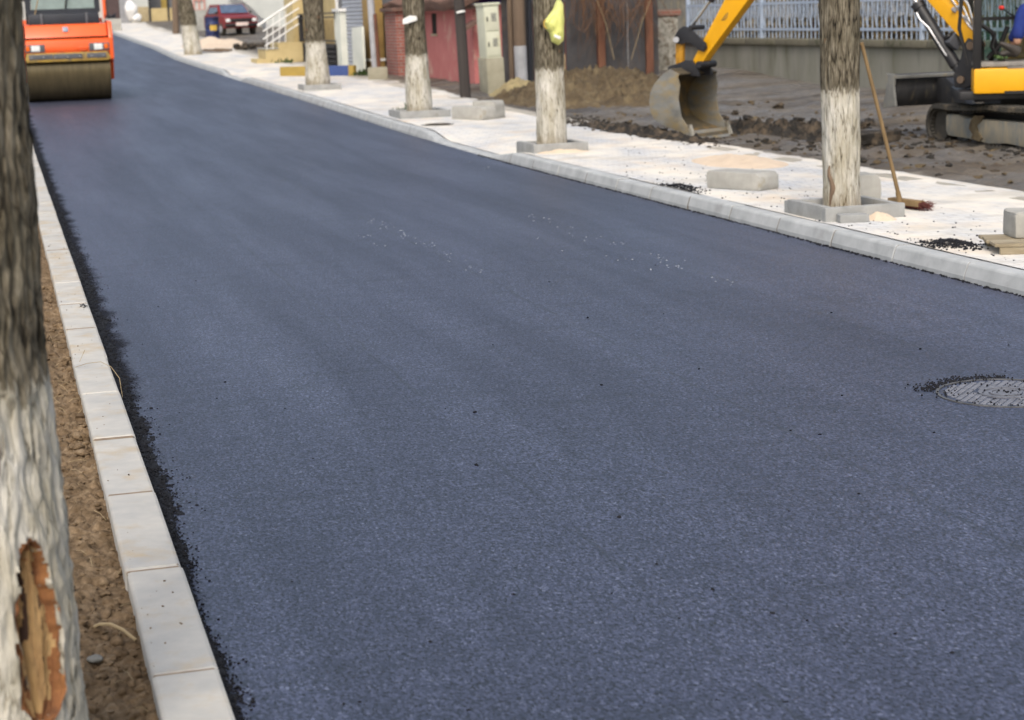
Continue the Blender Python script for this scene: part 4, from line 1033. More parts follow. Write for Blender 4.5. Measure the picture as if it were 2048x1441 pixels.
# lean-to bit at the right of the pole
a, b = yx(944, 50, 9.6), yx(931, 50, 9.6); m = MB(); zz = PX(938, 52, 9.6).z
m.faces([(9.45, a, zz-.05), (9.45, b, zz-.05), (9.75, b, zz+.12), (9.75, a, zz+.12), (9.45, a, zz-.11), (9.45, b, zz-.11), (9.75, b, zz+.04), (9.75, a, zz+.04)], [(0,1,2,3), (4,7,6,5), (0,4,5,1), (1,5,6,2), (2,6,7,3), (3,7,4,0)]); part(m, 'porch_roof', 'roof_tiles', t)
a, b = yx(807, 90, 9.4), yx(794, 90, 9.4); m = MB(); zb_ = PX(800, 150, 9.4).z
for i in range(6): qbox(m, 9.4+.012*(i % 2), 9.5, a+(b-a)*i/6+.005, a+(b-a)*(i+1)/6-.005, -.1, ze-.1)
o = m; d_ = thing('plank_door', 'dark red wooden plank door between the brick pillar and the red shed', 'door', (9.45, (a+b)/2, zg)); part(o, 'boards', 'red_wood', d_)
m = MB(); qbox(m, 9.36, 9.4, a, b, 1.3, 1.38); qbox(m, 9.36, 9.4, a, b, .75, .83); part(m, 'ledge', 'red_wood', d_)
a, b = yx(794, 90, 9.2), yx(772, 90, 9.2)
o = MB(); qbox(o, 9.2, 9.6, a, b, -.2, PX(783, 24, 9.2).z); d_ = thing('brick_pillar', 'red brick gate pillar left of the red plank door', 'pillar', (9.4, (a+b)/2, rise(a))); part(o, 'shaft', 'brick_red', d_)
m = MB(); z_ = PX(783, 24, 9.2).z; qbox(m, 9.1, 9.7, a-.1, b+.1, z_, z_+.09, .01); part(m, 'cap', 'roof_tiles', d_)
a, b = yx(772, 90, 9.35), yx(754, 90, 9.35); m = MB(); qbox(m, 9.35, 9.6, a, b, -.2, PX(765, 22, 9.35).z)
d_ = thing('plaster_wall', 'stretch of old yellowish plaster wall left of the brick pillar', 'wall', (9.45, (a+b)/2, rise(a))); part(m, 'wall_face', 'plaster_old', d_)
m = MB(); w0, w1 = yx(767, 25, 9.35), yx(761, 25, 9.35); qbox(m, 9.31, 9.35, w0, w1, PX(764, 31, 9.35).z, PX(764, 12, 9.35).z); part(m, 'meter_box', 'dark_grey_paint', d_)
pole('iron_bar', 'rusty iron bar leaning beside the grey pipe', 'bar', 758, 135, 750, 28, 43.4, .05, .045, 'rust', extra=.0, seg=8)
pole('grey_pipe', 'tall grey metal pipe between the ochre post and the brick pillar', 'pipe', 751, 140, 741, 0, 43.6, .085, .085, 'pipe_grey', extra=1.2)
p = Gd(756, 160); m = MB(); m.box((0,.2,.13), (.46,.4,.3), None, .03); o = m.build('stone_trough', 'cabinet_base'); o.location = p; o.rotation_euler = (0,0,R(-12)); tag(o, 'weathered stone block at the foot of the grey pipe', 'stone block')

# ------------------------------------------------------------------ garage, yellow house, gate
GX = 9.05
ga, gb = yx(727, 80, GX), yx(683, 80, GX); gzb = rise((ga+gb)/2)+.1
t = thing('garage', 'garage with a pale grey slatted roller shutter left of the ochre post', 'garage', (GX, (ga+gb)/2, gzb))
m = MB(); qbox(m, GX+.12, GX+3, ga-.1, gb+.15, -.2, 3.0); part(m, 'wall', 'dark_grey_paint', t)
m = MB(); z = gzb-.1; 
while z < 2.7: m.cyl((GX+.06, ga, z+.05), (GX+.06, gb-.25, z+.05), .056, seg=10); z += .1
part(m, 'shutter', 'shutter_grey', t)
m = MB(); qbox(m, GX-.02, GX+.12, gb-.25, gb+.1, -.2, 2.7); part(m, 'jamb', 'dark_grey_paint', t)
m = MB(); qbox(m, GX-.05, GX+3.1, ga-.2, gb+.2, 2.7, 2.85); part(m, 'lintel', 'dark_grey_paint', t)
a, b = yx(728, 100, 8.75), yx(707, 100, 8.75); m = MB(); zt = PX(717, 56, 8.75).z
m.prism([(a, -.1), (b, -.1), (b+.03, zt*.5), (b-.02, zt), (a, zt+.03)], 8.72, 8.78, (0,0,0), Y3, Z3, X3, .01)
o = thing('leaning_board', 'pale cream board standing upright in front of the roller shutter', 'board', (8.75, (a+b)/2, rise(a)+.12)); part(m, 'board', 'white_board', o)
a, b = yx(740, 80, 8.95), yx(727, 80, 8.95); m = MB(); qbox(m, 8.95, 9.3, a, b, -.1, 3.0, .01)
o = thing('ochre_post', 'square ochre brown post between roller shutter and grey pipe', 'post', (9.1, (a+b)/2, rise(a))); part(m, 'shaft', 'ochre_post', o)
m = MB(); z_ = PX(733, 120, 8.95).z; qbox(m, 8.93, 9.32, a-.02, b+.02, z_-.03, z_+.03); part(m, 'white_band', 'white_paint', o)
a, b = yx(682, 80, 8.9), yx(670, 80, 8.9); zt = PX(676, 24, 8.9).z
o = thing('white_post', 'white painted square gate post left of the roller shutter', 'post', (9, (a+b)/2, rise(a)))
m = MB(); qbox(m, 8.9, 9.1, a, b, -.1, zt); part(m, 'shaft', 'white_board', o); m = MB(); qbox(m, 8.86, 9.14, a-.06, b+.06, zt, zt+.08, .01); part(m, 'cap', 'white_paint', o)
pole('drain_pipe', 'white drain pipe rising above the white gate post', 'pipe', 677, 22, 675, 0, 50.2, .07, .07, 'white_paint', extra=1.0)
HX = 9.45
a, b = yx(672, 60, HX), yx(588, 60, HX)
t = thing('yellow_house', 'ochre yellow house wall behind the black iron gate', 'house', (HX, (a+b)/2, rise(a)))
m = MB(); zs = PX(655, 40, HX).z; qbox(m, HX, HX+4, a, b, zs, 3.6); part(m, 'wall', 'ochre_render', t)
m = MB(); qbox(m, HX-.05, HX+4, a, b, -.2, zs); part(m, 'stone_plinth', 'ochre_stone', t)
m = MB(); m.faces([(HX-.4, a-.3, 3.6), (HX-.4, b+.3, 3.6), (HX+2, b+.3, 4.8), (HX+2, a-.3, 4.8), (HX+4.4, b+.3, 3.6), (HX+4.4, a-.3, 3.6)], [(0,1,2,3), (3,2,4,5), (0,3,5), (1,4,2)]); part(m, 'roof', 'roof_tiles', t)
# gate
gx_ = 8.85; a, b = yx(671, 100, gx_), yx(584, 80, gx_); zb_ = rise(a)+.12
t = thing('iron_gate', 'black iron gate with a lattice lower panel in front of the yellow house', 'gate', (gx_, (a+b)/2, zb_))
zl = PX(655, 90, gx_).z; z1, z2 = PX(655, 35, gx_).z, PX(655, 27, gx_).z; z3 = PX(655, 82, gx_).z
m = MB()
for z in (z1, z2, z3): qbox(m, gx_-.02, gx_+.02, a, b, z-.018, z+.018)
qbox(m, gx_-.02, gx_+.02, a, b, zl-.03, zl+.03); qbox(m, gx_-.02, gx_+.02, a, b, zb_, zb_+.06)
part(m, 'rails', 'black_iron', t)
m = MB(); qbox(m, gx_+.012, gx_+.03, a, b, zb_, zl)
k = int((b-a)/.22)
for i in range(k):
    for j in range(4): m.box((gx_, a+(i+.5)*(b-a)/k, zb_+.1+j*(zl-zb_-.1)/4+.06), (.05, .10, .08), Matrix.Rotation(R(45), 3, 'X'))
part(m, 'lattice_panel', 'black_iron', t)
for (p_, q_) in ((584, 588), (600, 606), (615, 618)):
    y_ = yx((p_+q_)/2, 70, gx_); m = MB(); qbox(m, gx_-.06, gx_+.06, y_-.09, y_+.09, zb_-.1, PX(p_, 18 if p_ == 584 else 30, gx_).z); part(m, 'gate_post', 'black_iron', t)
a, b = yx(588, 70, 8.7), yx(571, 70, 8.7); m = MB(); qbox(m, 8.7, 9.2, a, b, -.1, 3.2, .01)
o = thing('ochre_pillar', 'tall ochre pillar beside the stairs at the left of the black gate', 'pillar', (8.95, (a+b)/2, rise(a))); part(m, 'shaft', 'ochre_render', o)
# barrier beam on the footway
A = Gd(560, 153); B = Gd(707, 152); d = (B-A); d.z = 0; Lb = d.length; u = d.normalized(); w_ = Vector((-u.y, u.x, 0))
t = thing('barrier_beam', 'low beam painted blue and yellow lying across the footway', 'barrier', (A+B)/2)
zb_ = min(A.z, B.z); f1, f2 = (645-560)/147, (697-560)/147
for nm, s0, s1, mt in (('yellow_section', 0, f1-.02, 'yellow_barrier'), ('blue_section', f1-.02, f2, 'blue_barrier'), ('yellow_end', f2, 1, 'yellow_barrier')):
    m = MB(); m.prism([(s0*Lb, -.05), (s1*Lb, -.05), (s1*Lb, .25), (s0*Lb, .25)], 0, .16, (A.x, A.y, zb_), u, Z3, w_, .012); part(m, nm, mt, t)
for (x, y, n, lab) in ((724, 152, 70, 'small green weeds at the foot of the ochre post'), (572, 127, 30, 'small green weeds at the foot of the stairs'), (826, 226, 60, 'green weeds and leaves in the edging of the tree before the red shed')):
    p = Gd(x, y); m = MB()
    for i in range(n):
        a = rnd.random()*6.3; s_ = rnd.uniform(.08,.2); q = Vector((rnd.gauss(0,.14), rnd.gauss(0,.14), 0)); d = Vector((math.cos(a)*.5, math.sin(a)*.5, rnd.uniform(.5,1)))*s_; e = d.orthogonal().normalized()*s_*.2
        m.faces([q, q+d*.5+e, q+d, q+d*.5-e], [(0,1,2,3)])
    o = m.build('weeds', 'leaf_green', smooth=False); o.location = p; tag(o, lab, 'weeds')

# ------------------------------------------------------------------ stairs with white handrails
SY = 54.6
sx0, sx1 = PY(532, 120, SY).x, PY(574, 120, SY).x; zg = rise(SY)+.12
t = thing('outdoor_stairs', 'ochre outdoor stairs with white metal handrails beside the yellow house', 'stairs', (sx0, SY, zg))
m = MB(); qbox(m, sx0, sx0+.38, SY, SY+1.6, -.1, PY(540, 99, SY).z); qbox(m, sx0+.38, sx1+.9, SY, SY+1.6, -.1, PY(560, 86, SY).z); qbox(m, sx0-.26, sx0, SY+.1, SY+1.4, -.1, zg+.13); part(m, 'steps', 'ochre_render', t)
m = MB(); z_ = PY(540, 99, SY).z; qbox(m, sx0-.03, sx0+.39, SY-.03, SY+1.63, z_, z_+.035); part(m, 'tread', 'grey_step', t)
for (p_, q_, r_) in (((515,52), (574,13), .035), ((526,63), (574,32), .02), ((526,79), (574,48), .02), ((530,93), (575,63), .02)):
    m = MB(); a = PY(*p_, SY-.06); b = PY(*q_, SY-.06); m.tube([a, b, b+(b-a)*.5], r_, 8); part(m, 'handrail', 'white_paint', t)
for (x, yt, yb) in ((534, 40, 100), (546, 32, 98), (559, 22, 86), (571, 15, 84)):
    m = MB(); a = PY(x, yt, SY-.06); b = PY(x, yb, SY-.06); m.tube([a, b], .013, 8); part(m, 'baluster', 'white_paint', t)

# ------------------------------------------------------------------ yard at the end: car, barrel, walls, gate, bags
ca = Gd(484, 70, .14)
t = thing('parked_car', 'dark red boxy hatchback parked in the yard facing the road', 'car', (ca.x, ca.y, ca.z), R(9))
W2, HB = .76, 0
def sect(pts, mat, name, par, x0=-W2, x1=W2, tap=None, bev=.03):
    m = MB(); m.prism(pts, x0, x1, (0,0,0), Y3, Z3, X3, bev)
    if tap:
        for v in m.bm.verts: v.co.x *= 1-tap*max(0, (v.co.z-.88))
    return m.build(name, mat, par)
sect([(0,.30),(0,.52),(.03,.78),(.95,.92),(3.3,.92),(3.42,.75),(3.42,.3)], 'dark_red_paint', 'body', t)
sect([(.92,.9),(1.55,1.36),(2.9,1.37),(3.35,.9)], 'dark_red_paint', 'cabin', t, -.70, .70, .28)
m = MB()
m.faces([(-.63,.965,.955), (.63,.965,.955), (.535,1.495,1.335), (-.535,1.495,1.335)], [(0,1,2,3)]); bmesh.ops.translate(m.bm, vec=(0,-.025,.012), verts=m.bm.verts); m.build('windscreen', 'car_glass', t)
for s_ in (-1, 1):
    m = MB(); m.faces([(s_*.70,1.25,.97), (s_*.70,2.9,.97), (s_*.60,2.7,1.30), (s_*.60,1.62,1.30)], [(0,1,2,3)]); bmesh.ops.translate(m.bm, vec=(s_*.012,0,0), verts=m.bm.verts); m.build('side_window', 'car_glass', t)
    MB().box((s_*.60, -.006, .645), (.19, .05, .14), None, .015).build('headlight', 'lamp_lens', t)
    MB().box((s_*.60, -.055, .43), (.14, .02, .05), None, .006).build('indicator', 'amber_lens', t)
    MB().box((s_*.80, 1.15, 1.0), (.12, .08, .09), None, .02).build('mirror', 'black_plain', t)
    for y in (.62, 2.75):
        wh = MB().cyl((s_*.60, y, .27), (s_*.765, y, .27), .27, seg=24).build('wheel', 'rubber_track', t)
        MB().cyl((s_*.76, y, .27), (s_*.785, y, .27), .16, seg=16).build('hub', 'pipe_grey', wh)
MB().box((0, -.005, .645), (.98, .05, .15), None, .01).build('grille', 'black_plain', t)
MB().box((0, -.06, .44), (1.5, .11, .13), None, .03).build('bumper', 'black_plain', t)
MB().box((0, -.125, .47), (.56, .02, .15), None, .006).build('number_plate', 'plate_white', t)
m = MB(); m.tube([(-.2,.95,.965), (-.05,1.15,1.10)], .01, 5); m.build('wiper', 'black_plain', t)
p = Gd(426, 79, .12); t = thing('oil_barrel', 'dark blue steel barrel with a torn yellow label standing in the yard', 'barrel', p)
m = MB(); prof = [(0,0),(.29,0),(.30,.02),(.29,.04),(.29,.30),(.305,.32),(.29,.34),(.29,.60),(.305,.62),(.29,.64),(.29,.88),(.30,.9),(.28,.92),(.27,.89),(0,.89)]
def lathe(m, prof, seg=28):
    vs = []; fs = []; n = len(prof)
    for i in range(seg):
        a = 2*math.pi*i/seg
        for r_, z in prof: vs.append((r_*math.cos(a), r_*math.sin(a), z))
    for i in range(seg):
        for k in range(n-1): fs.append((i*n+k, ((i+1) % seg)*n+k, ((i+1) % seg)*n+k+1, i*n+k+1))
    m.faces(vs, fs); bmesh.ops.remove_doubles(m.bm, verts=m.bm.verts, dist=.0005); return m
lathe(m, prof).build('drum', 'barrel_blue', t)
m = MB(); vs = []; n = 8
for i in range(n+1):
    a = R(-115)+R(60)*i/n; vs += [(.297*math.cos(a), .297*math.sin(a), .36+.02*math.sin(i*2)), (.297*math.cos(a), .297*math.sin(a), .58-.03*math.sin(i*3))]
m.faces(vs, [(2*i, 2*i+2, 2*i+3, 2*i+1) for i in range(n)]); m.build('label', 'label_yellow', t)
pole('timber_post', 'brown timber post left of the leaning far tree', 'post', 352, 68, 350, 0, 89, .16, .15, 'post_brown', extra=1.2)
a = PY(382, 60, 96); b = PY(585, 60, 96)
t = thing('pale_house', 'pale grey house wall behind the parked red car', 'house', ((a.x+b.x)/2, 98, rise(96)))
m = MB(); qbox(m, a.x, b.x+2, 96, 101, 0, 6.2); part(m, 'wall', 'pale_wall', t)
x0, x1 = PY(388, 10, 95.9).x, PY(409, 10, 95.9).x; z0, z1 = PY(398, 20, 95.9).z, 4.4
m = MB()
for x in (x0, (x0+x1)/2, x1): qbox(m, x-.04, x+.04, 95.9, 95.97, z0, z1)
for i in range(5): qbox(m, x0, x1, 95.91, 95.96, z0+(z1-z0)*i/4-.03, z0+(z1-z0)*i/4+.03)
wf = part(m, 'window_frame', 'pink_frame', t)
m = MB(); m.faces([(a.x-.4, 95.6, 6.2), (b.x+2.4, 95.6, 6.2), (b.x+2.4, 98.5, 7.5), (a.x-.4, 98.5, 7.5), (b.x+2.4, 101.4, 6.2), (a.x-.4, 101.4, 6.2)], [(0,1,2,3), (3,2,4,5), (0,3,5), (1,4,2)]); part(m, 'roof', 'roof_tiles', t)
p = Gd(408, 62, .12); t = thing('entrance_steps', 'grey concrete entrance steps between the far tree and the barrel', 'steps', (p.x, 93.5, rise(93)))
m = MB()
for i in range(3): qbox(m, PY(388, 50, 93).x, PY(428, 50, 93).x, 92.6+i*.4, 95.9, -.1+rise(92), rise(93)+.3+.32*(i+.6))
part(m, 'treads', 'grey_step', t)
p = PY(508, 40, 89.5); m = MB(); vs = []; n = 10
for i in range(n+1):
    for j in range(n+1):
        a, b = i/n, j/n; z = (1.0-.95*a**1.6)*1.55+.06*fbm(a*4, b*4, 2)
        vs.append((-.9+a*1.7, b*2.6, z*(1-.1*b)))
m.faces(vs, [(i*(n+1)+j, (i+1)*(n+1)+j, (i+1)*(n+1)+j+1, i*(n+1)+j+1) for i in range(n) for j in range(n)]); bmesh.ops.solidify(m.bm, geom=list(m.bm.faces), thickness=.03)
for i in (0, n): pass
o = m.build('white_tarpaulin', 'tarp_white'); o.location = (p.x, 89.5, rise(89.5)+.12); tag(o, 'white tarpaulin draped over a heap behind the parked red car', 'tarpaulin')
p = Gd(505, 100, .12); m = MB()
for i in range(16): m.rock((rnd.gauss(0,.36), rnd.gauss(0,.4), .06+rnd.uniform(0,.1)), rnd.uniform(.08,.17), 2, (1,1,.7), .45)
o = m.build('asphalt_rubble_heap', 'asphalt_broken', angle=50); o.location = p; tag(o, 'dark heap of broken asphalt at the foot of the stairs', 'rubble heap')
p = Gd(416, 106, .12); m = MB()
for (dx, dy, a, l_) in ((.1,-.2,.2,.8), (.3,-.1,-.3,.9), (.55,.1,.5,.7), (.2,.2,.1,.6)):
    m.box((dx, dy, .06+dx*.05), (l_, .12, .07), Rz(a) @ Matrix.Rotation(.06, 3, 'Y'), .01)
o = m.build('timber_scraps', 'post_brown'); o.location = p; tag(o, 'scraps of timber lying at the foot of the leaning far tree', 'timber scraps')
heap('sand_pile', 432, 92, 1.3, 2.6, .3, 'peach_sand', 'long heap of peach sand between the far tree and the yard', 'sand pile', .03, lambda x, y: rise(y)+.12, 9)
# planter, far house with ochre gate, bags
p = Gd(224, 62, .12); t = thing('concrete_planter', 'square concrete planter with a dead plant beside the road behind the roller', 'planter', p)
w = .98
m = MB(); m.box((0,.45,.3), (w,.9,.62), None, .03); m.build('trough', 'concrete_block', t)
m = MB()
for i in range(26):
    a = rnd.random()*6.3; m.tube([(rnd.uniform(-.3,.3), .45+rnd.uniform(-.2,.2), .55), (math.cos(a)*.3, .45+math.sin(a)*.3, .62+rnd.uniform(.05,.32))], .022, 4)
m.build('dead_plant', 'dark_hood', t)
FYY = 114.; fx = lambda px: PY(px, 30, FYY).x; zf_ = rise(114)+.1
t = thing('corner_house', 'house with a brown door and an orange pillar at the far end of the road', 'house', (fx(225), FYY, zf_))
m = MB(); qbox(m, fx(195), fx(300), FYY+.3, FYY+6, -.1, 7.5); part(m, 'wall', 'pale_wall', t)
m = MB(); qbox(m, fx(213), fx(240), FYY+.15, FYY+.3, zf_-.1, 6); part(m, 'door', 'brown_door', t)
m = MB(); qbox(m, fx(207), fx(212), FYY, FYY+.3, zf_-.1, 6); part(m, 'pillar', 'orange_paint', t)
m = MB()
for i in range(8): qbox(m, fx(241)+i*.085, fx(241)+i*.085+.06, FYY+.1, FYY+.3, zf_-.1, 6)
part(m, 'shutter', 'pipe_grey', t)
m = MB(); qbox(m, fx(272), fx(298), FYY+.1, FYY+.3, zf_-.1, PY(285, 14, FYY).z); part(m, 'brick_pier', 'brick_pale', t)
t = thing('panel_fence', 'low cream panelled fence with black posts at the far end', 'fence', (fx(320), FYY-.4, zf_))
for (q0, q1) in ((301, 335), (338, 352)):
    m = MB(); qbox(m, fx(q0), fx(q1), FYY-.42, FYY-.36, zf_, PY(320, 17, FYY).z); part(m, 'panel', 'ochre_render', t)
for q in (299, 336, 352):
    m = MB(); qbox(m, fx(q)-.06, fx(q)+.06, FYY-.46, FYY-.34, zf_-.1, PY(320, -6, FYY).z); part(m, 'fence_post', 'black_iron', t)
t = thing('shop_house', 'dark fronted house behind the cream panelled fence', 'house', (fx(330), FYY+3, zf_))
m = MB(); qbox(m, fx(296), fx(385), FYY+2.2, FYY+8, -.1, 7.5); part(m, 'wall', 'dark_grey_paint', t)
m = MB(); qbox(m, fx(330), fx(345), FYY+2.1, FYY+2.2, zf_, 6.); part(m, 'pillar', 'yellow_barrier', t)
for (x, y, s_, lab) in ((262, 20, .42, 'upright white rubbish sack against the corner house'), (272, 36, .36, 'white rubbish sack lying in front of the upright one')):
    p = PY(x, y, FYY-.9); m = MB(); m.rock((0,0,0), s_, 3, (.9,.8,1.35 if y < 30 else .8), .3); o = m.build('rubbish_sack', 'tarp_white', angle=60); o.location = p; tag(o, lab, 'sack', 'white sacks at the corner house')
p = PY(268, 46, FYY-1.4); m = MB(); m.box((0,0,.05), (.9,.5,1.0)); 
m.bm.free()

# ------------------------------------------------------------------ road roller
RY = 41.25; RX = 1.53; rz_ = rise(RY)
t = thing('road_roller', 'orange tandem road roller with a wet steel drum coming down the new asphalt', 'road roller', (RX, RY, rz_))
def zr(y): return PY(140, y, RY-.6).z-rz_
DW = .88; DR = .60
def drum(y, nm):
    m = MB(); prof = []
    n = 72
    m.cyl((-DW,y,DR), (DW,y,DR), DR, seg=n)
    bmesh.ops.bevel(m.bm, geom=[e for e in m.bm.edges if len(e.link_faces) == 2 and e.calc_face_angle(0) > 1], offset=.015, segments=2, affect='EDGES')
    m.cyl((-DW-.02,y,DR), (-DW+.01,y,DR), .2, seg=24); m.cyl((DW-.01,y,DR), (DW+.02,y,DR), .2, seg=24)
    return m.build(nm, 'drum_steel', t)
drum(0, 'drum'); drum(2.9, 'drum')
zb0, zb1, zh, zk, zc_ = zr(109), zr(78), zr(48.5), zr(26), zr(12)
Mr = Matrix.Rotation
# bumper, bonnet and side cheeks
m = MB(); m.prism([(-.66, zb0+.02), (-.69, zb0+.12), (-.67, zb1-.03), (-.58, zb1), (.3, zb1+.02), (.3, zb0+.2), (-.5, zb0+.1)], -.93, .93, (0,0,0), Y3, Z3, X3, .02); bp = m.build('bumper', 'orange_paint', t)
m = MB(); m.prism([(-.60, zb1+.035), (-.42, zh-.02), (-.36, zh), (.5, zh+.02), (.5, zb1+.035)], -.86, .86, (0,0,0), Y3, Z3, X3, .02); bn_ = m.build('bonnet', 'orange_paint', t)
for s_ in (-1, 1):
    m = MB(); m.prism([(-.68, zb0-.13), (-.70, zb1), (-.50, zh+.03), (.55, zh+.06), (.62, zb0+.1), (.3, .42), (-.2, .42), (-.45, zb0-.2)], s_*.88, s_*.97, (0,0,0), Y3, Z3, X3, .025); m.build('side_cheek', 'orange_paint', t)
m = MB(); qbox(m, -.87, .87, -.56, .45, zb1+.0, zb1+.034); m.build('bonnet_gap', 'dark_void', t)
m = MB(); m.box((0, -.515, (zb1+zh)/2+.045), (.115, .02, .115), Mr(R(-26), 3, 'X'), .006); m.build('badge', 'badge_grey', bn_)
for s_ in (-1, 1):
    zl = (zb0+zb1)/2-.02
    hs = MB().box((s_*.67, -.685, zl), (.42, .03, .16), None, .008).build('lamp_housing', 'grey_plastic', t)
    MB().box((s_*.65, -.70, zl), (.18, .03, .125), None, .012).build('headlight', 'lamp_lens', hs)
    MB().box((s_*.815, -.70, zl+.005), (.085, .03, .11), None, .01).build('indicator', 'amber_lens', hs)
    MB().box((s_*.63, -.63, zb0-.02), (.11, .06, .09), None, .01).build('scraper_hanger', 'white_paint', t)
m = MB(); m.box((.33, -.69, zb0+.13), (.2, .03, .05), None, .012); m.box((.33, -.70, zb0+.085), (.14, .03, .025), None, .008); m.build('tow_recess', 'orange_paint', bp)
# illegible embossed lettering on the bumper: shallow worn strokes
m = MB()
for i in range(9): m.box((-.36+i*.065, -.686, zb0+.115), (.018+.012*(i % 3 == 1), .008, .085), Mr(R(-8+5*(i % 4)), 3, 'Y'))
m.build('embossed_marks', 'orange_paint', bp)
# scraper / spray bar
zs0, zs1 = zr(123), zr(105)
m = MB(); m.prism([(-.86, zs0), (.86, zs0), (.90, zs0+.05), (.84, zs1), (-.84, zs1), (-.90, zs0+.05)], -.70, -.60, (0,0,0), X3, Z3, Y3, .012); sb = m.build('spray_bar', 'scraper_yellow', t)
m = MB()
for x0, x1 in ((-.80, -.30), (-.29, .30), (.40, .80)): qbox(m, x0, x1, -.715, -.70, zs0+.06, zs1-.03, .004)
m.build('spray_plate', 'grey_plastic', sb)
m = MB()
for i in range(7): m.cyl((-.75+i*.25, -.73, zs0+.1), (-.75+i*.25, -.70, zs0+.1), .014, seg=8)
m.build('bolts', 'chrome', sb)
# dark upper hood with two vents and the cab
m = MB(); m.prism([(-.34, zh+.0), (-.33, zk-.02), (-.28, zk), (.6, zk), (.6, zh)], -.73, .73, (0,0,0), Y3, Z3, X3, .015); dh = m.build('dark_hood', 'dark_hood', t)
for x in (-.47, .47): MB().box((x, -.35, (zh+zk)/2), (.05, .03, zk-zh), None, .004).build('hood_strip', 'grey_plastic', dh)
m = MB()
for s_ in (-1, 1):
    qbox(m, s_*.72-.05, s_*.72+.05, -.15, -.05, zk, 2.95)
    qbox(m, s_*.72-.04, s_*.72+.04, 1.35, 1.45, zb1, 2.95)
qbox(m, -.77, .77, -.2, -.1, zk, zk+.09)
m.build('cab_frame', 'dark_hood', t)
m = MB(); qbox(m, -.85, .85, -.3, 1.6, 2.95, 3.07, .03); m.build('cab_roof', 'orange_paint', t)
m = MB(); qbox(m, -.66, .66, -.12, -.10, zk+.09, 2.95); m.build('windscreen', 'windscreen', t)
for s_ in (-1, 1):
    m = MB(); qbox(m, s_*.73-.008, s_*.73+.008, -.04, 1.34, zk+.1, 2.95); m.build('side_window', 'windscreen', t)
m = MB(); m.tube([(.05,-.15,zk+.1), (.08,-.16,zk+.32), (.30,-.15,zk+.5)], .018, 6); m.build('wiper', 'black_plain', t)
m = MB(); m.tube([(-.62,-.30,zk-.1), (-.50,-.34,zk+.35), (-.46,-.35,zk+.75)], .013, 6); m.build('aerial', 'twig_pale', t)
MB().box((-.98, -.1, zk+.25), (.14, .05, .26), None, .02).build('mirror', 'dark_hood', t)
# seat and rear half (engine frame)
m = MB(); m.box((0, .7, 1.75), (.5, .5, .12), None, .04); m.box((0, .95, 2.1), (.5, .12, .65), None, .04); m.build('driver_seat', 'seat_cloth', t)
m = MB(); qbox(m, -.8, .8, .5, 1.5, .75, zb1+.25, .03); m.build('cab_floor', 'dark_hood', t)
m = MB(); m.prism([(1.5, .95), (1.5, 1.75), (3.3, 1.65), (3.6, 1.3), (3.6, 1.0), (2.9, 1.25), (2.2, 1.2)], -.9, .9, (0,0,0), Y3, Z3, X3, .03); m.build('engine_cover', 'orange_paint', t)
for s_ in (-1, 1): MB().box((s_*.93, 2.9, .95), (.08, .3, .9), None, .02).build('rear_yoke', 'orange_paint', t)

# ------------------------------------------------------------------ excavator
EC = Vector((12.0, 19.65, .05)); eg = lot(12, 19.6)
t = thing('excavator', 'yellow mini excavator on muddy rubber tracks with its bucket on the ground', 'excavator', EC)
HA = R(155)                                       # the upper body faces left and slightly away
hf = Vector((math.cos(HA), math.sin(HA), 0)); hl = Vector((-hf.y, hf.x, 0))
if hl.y > 0: hl = -hl
def hp(a, b, z): return Vector((EC.x, EC.y, 0))+hf*a+hl*b+Z3*z
Mh = Matrix((hf, hl, Z3)).transposed()
if Mh.determinant() < 0: Mh = Matrix((hf, hl, -Z3)).transposed()
def hbox(m, a0, a1, b0, b1, z0, z1, bev=0): return m.box(hp((a0+a1)/2, (b0+b1)/2, (z0+z1)/2), (a1-a0, b1-b0, z1-z0), Mh, bev)
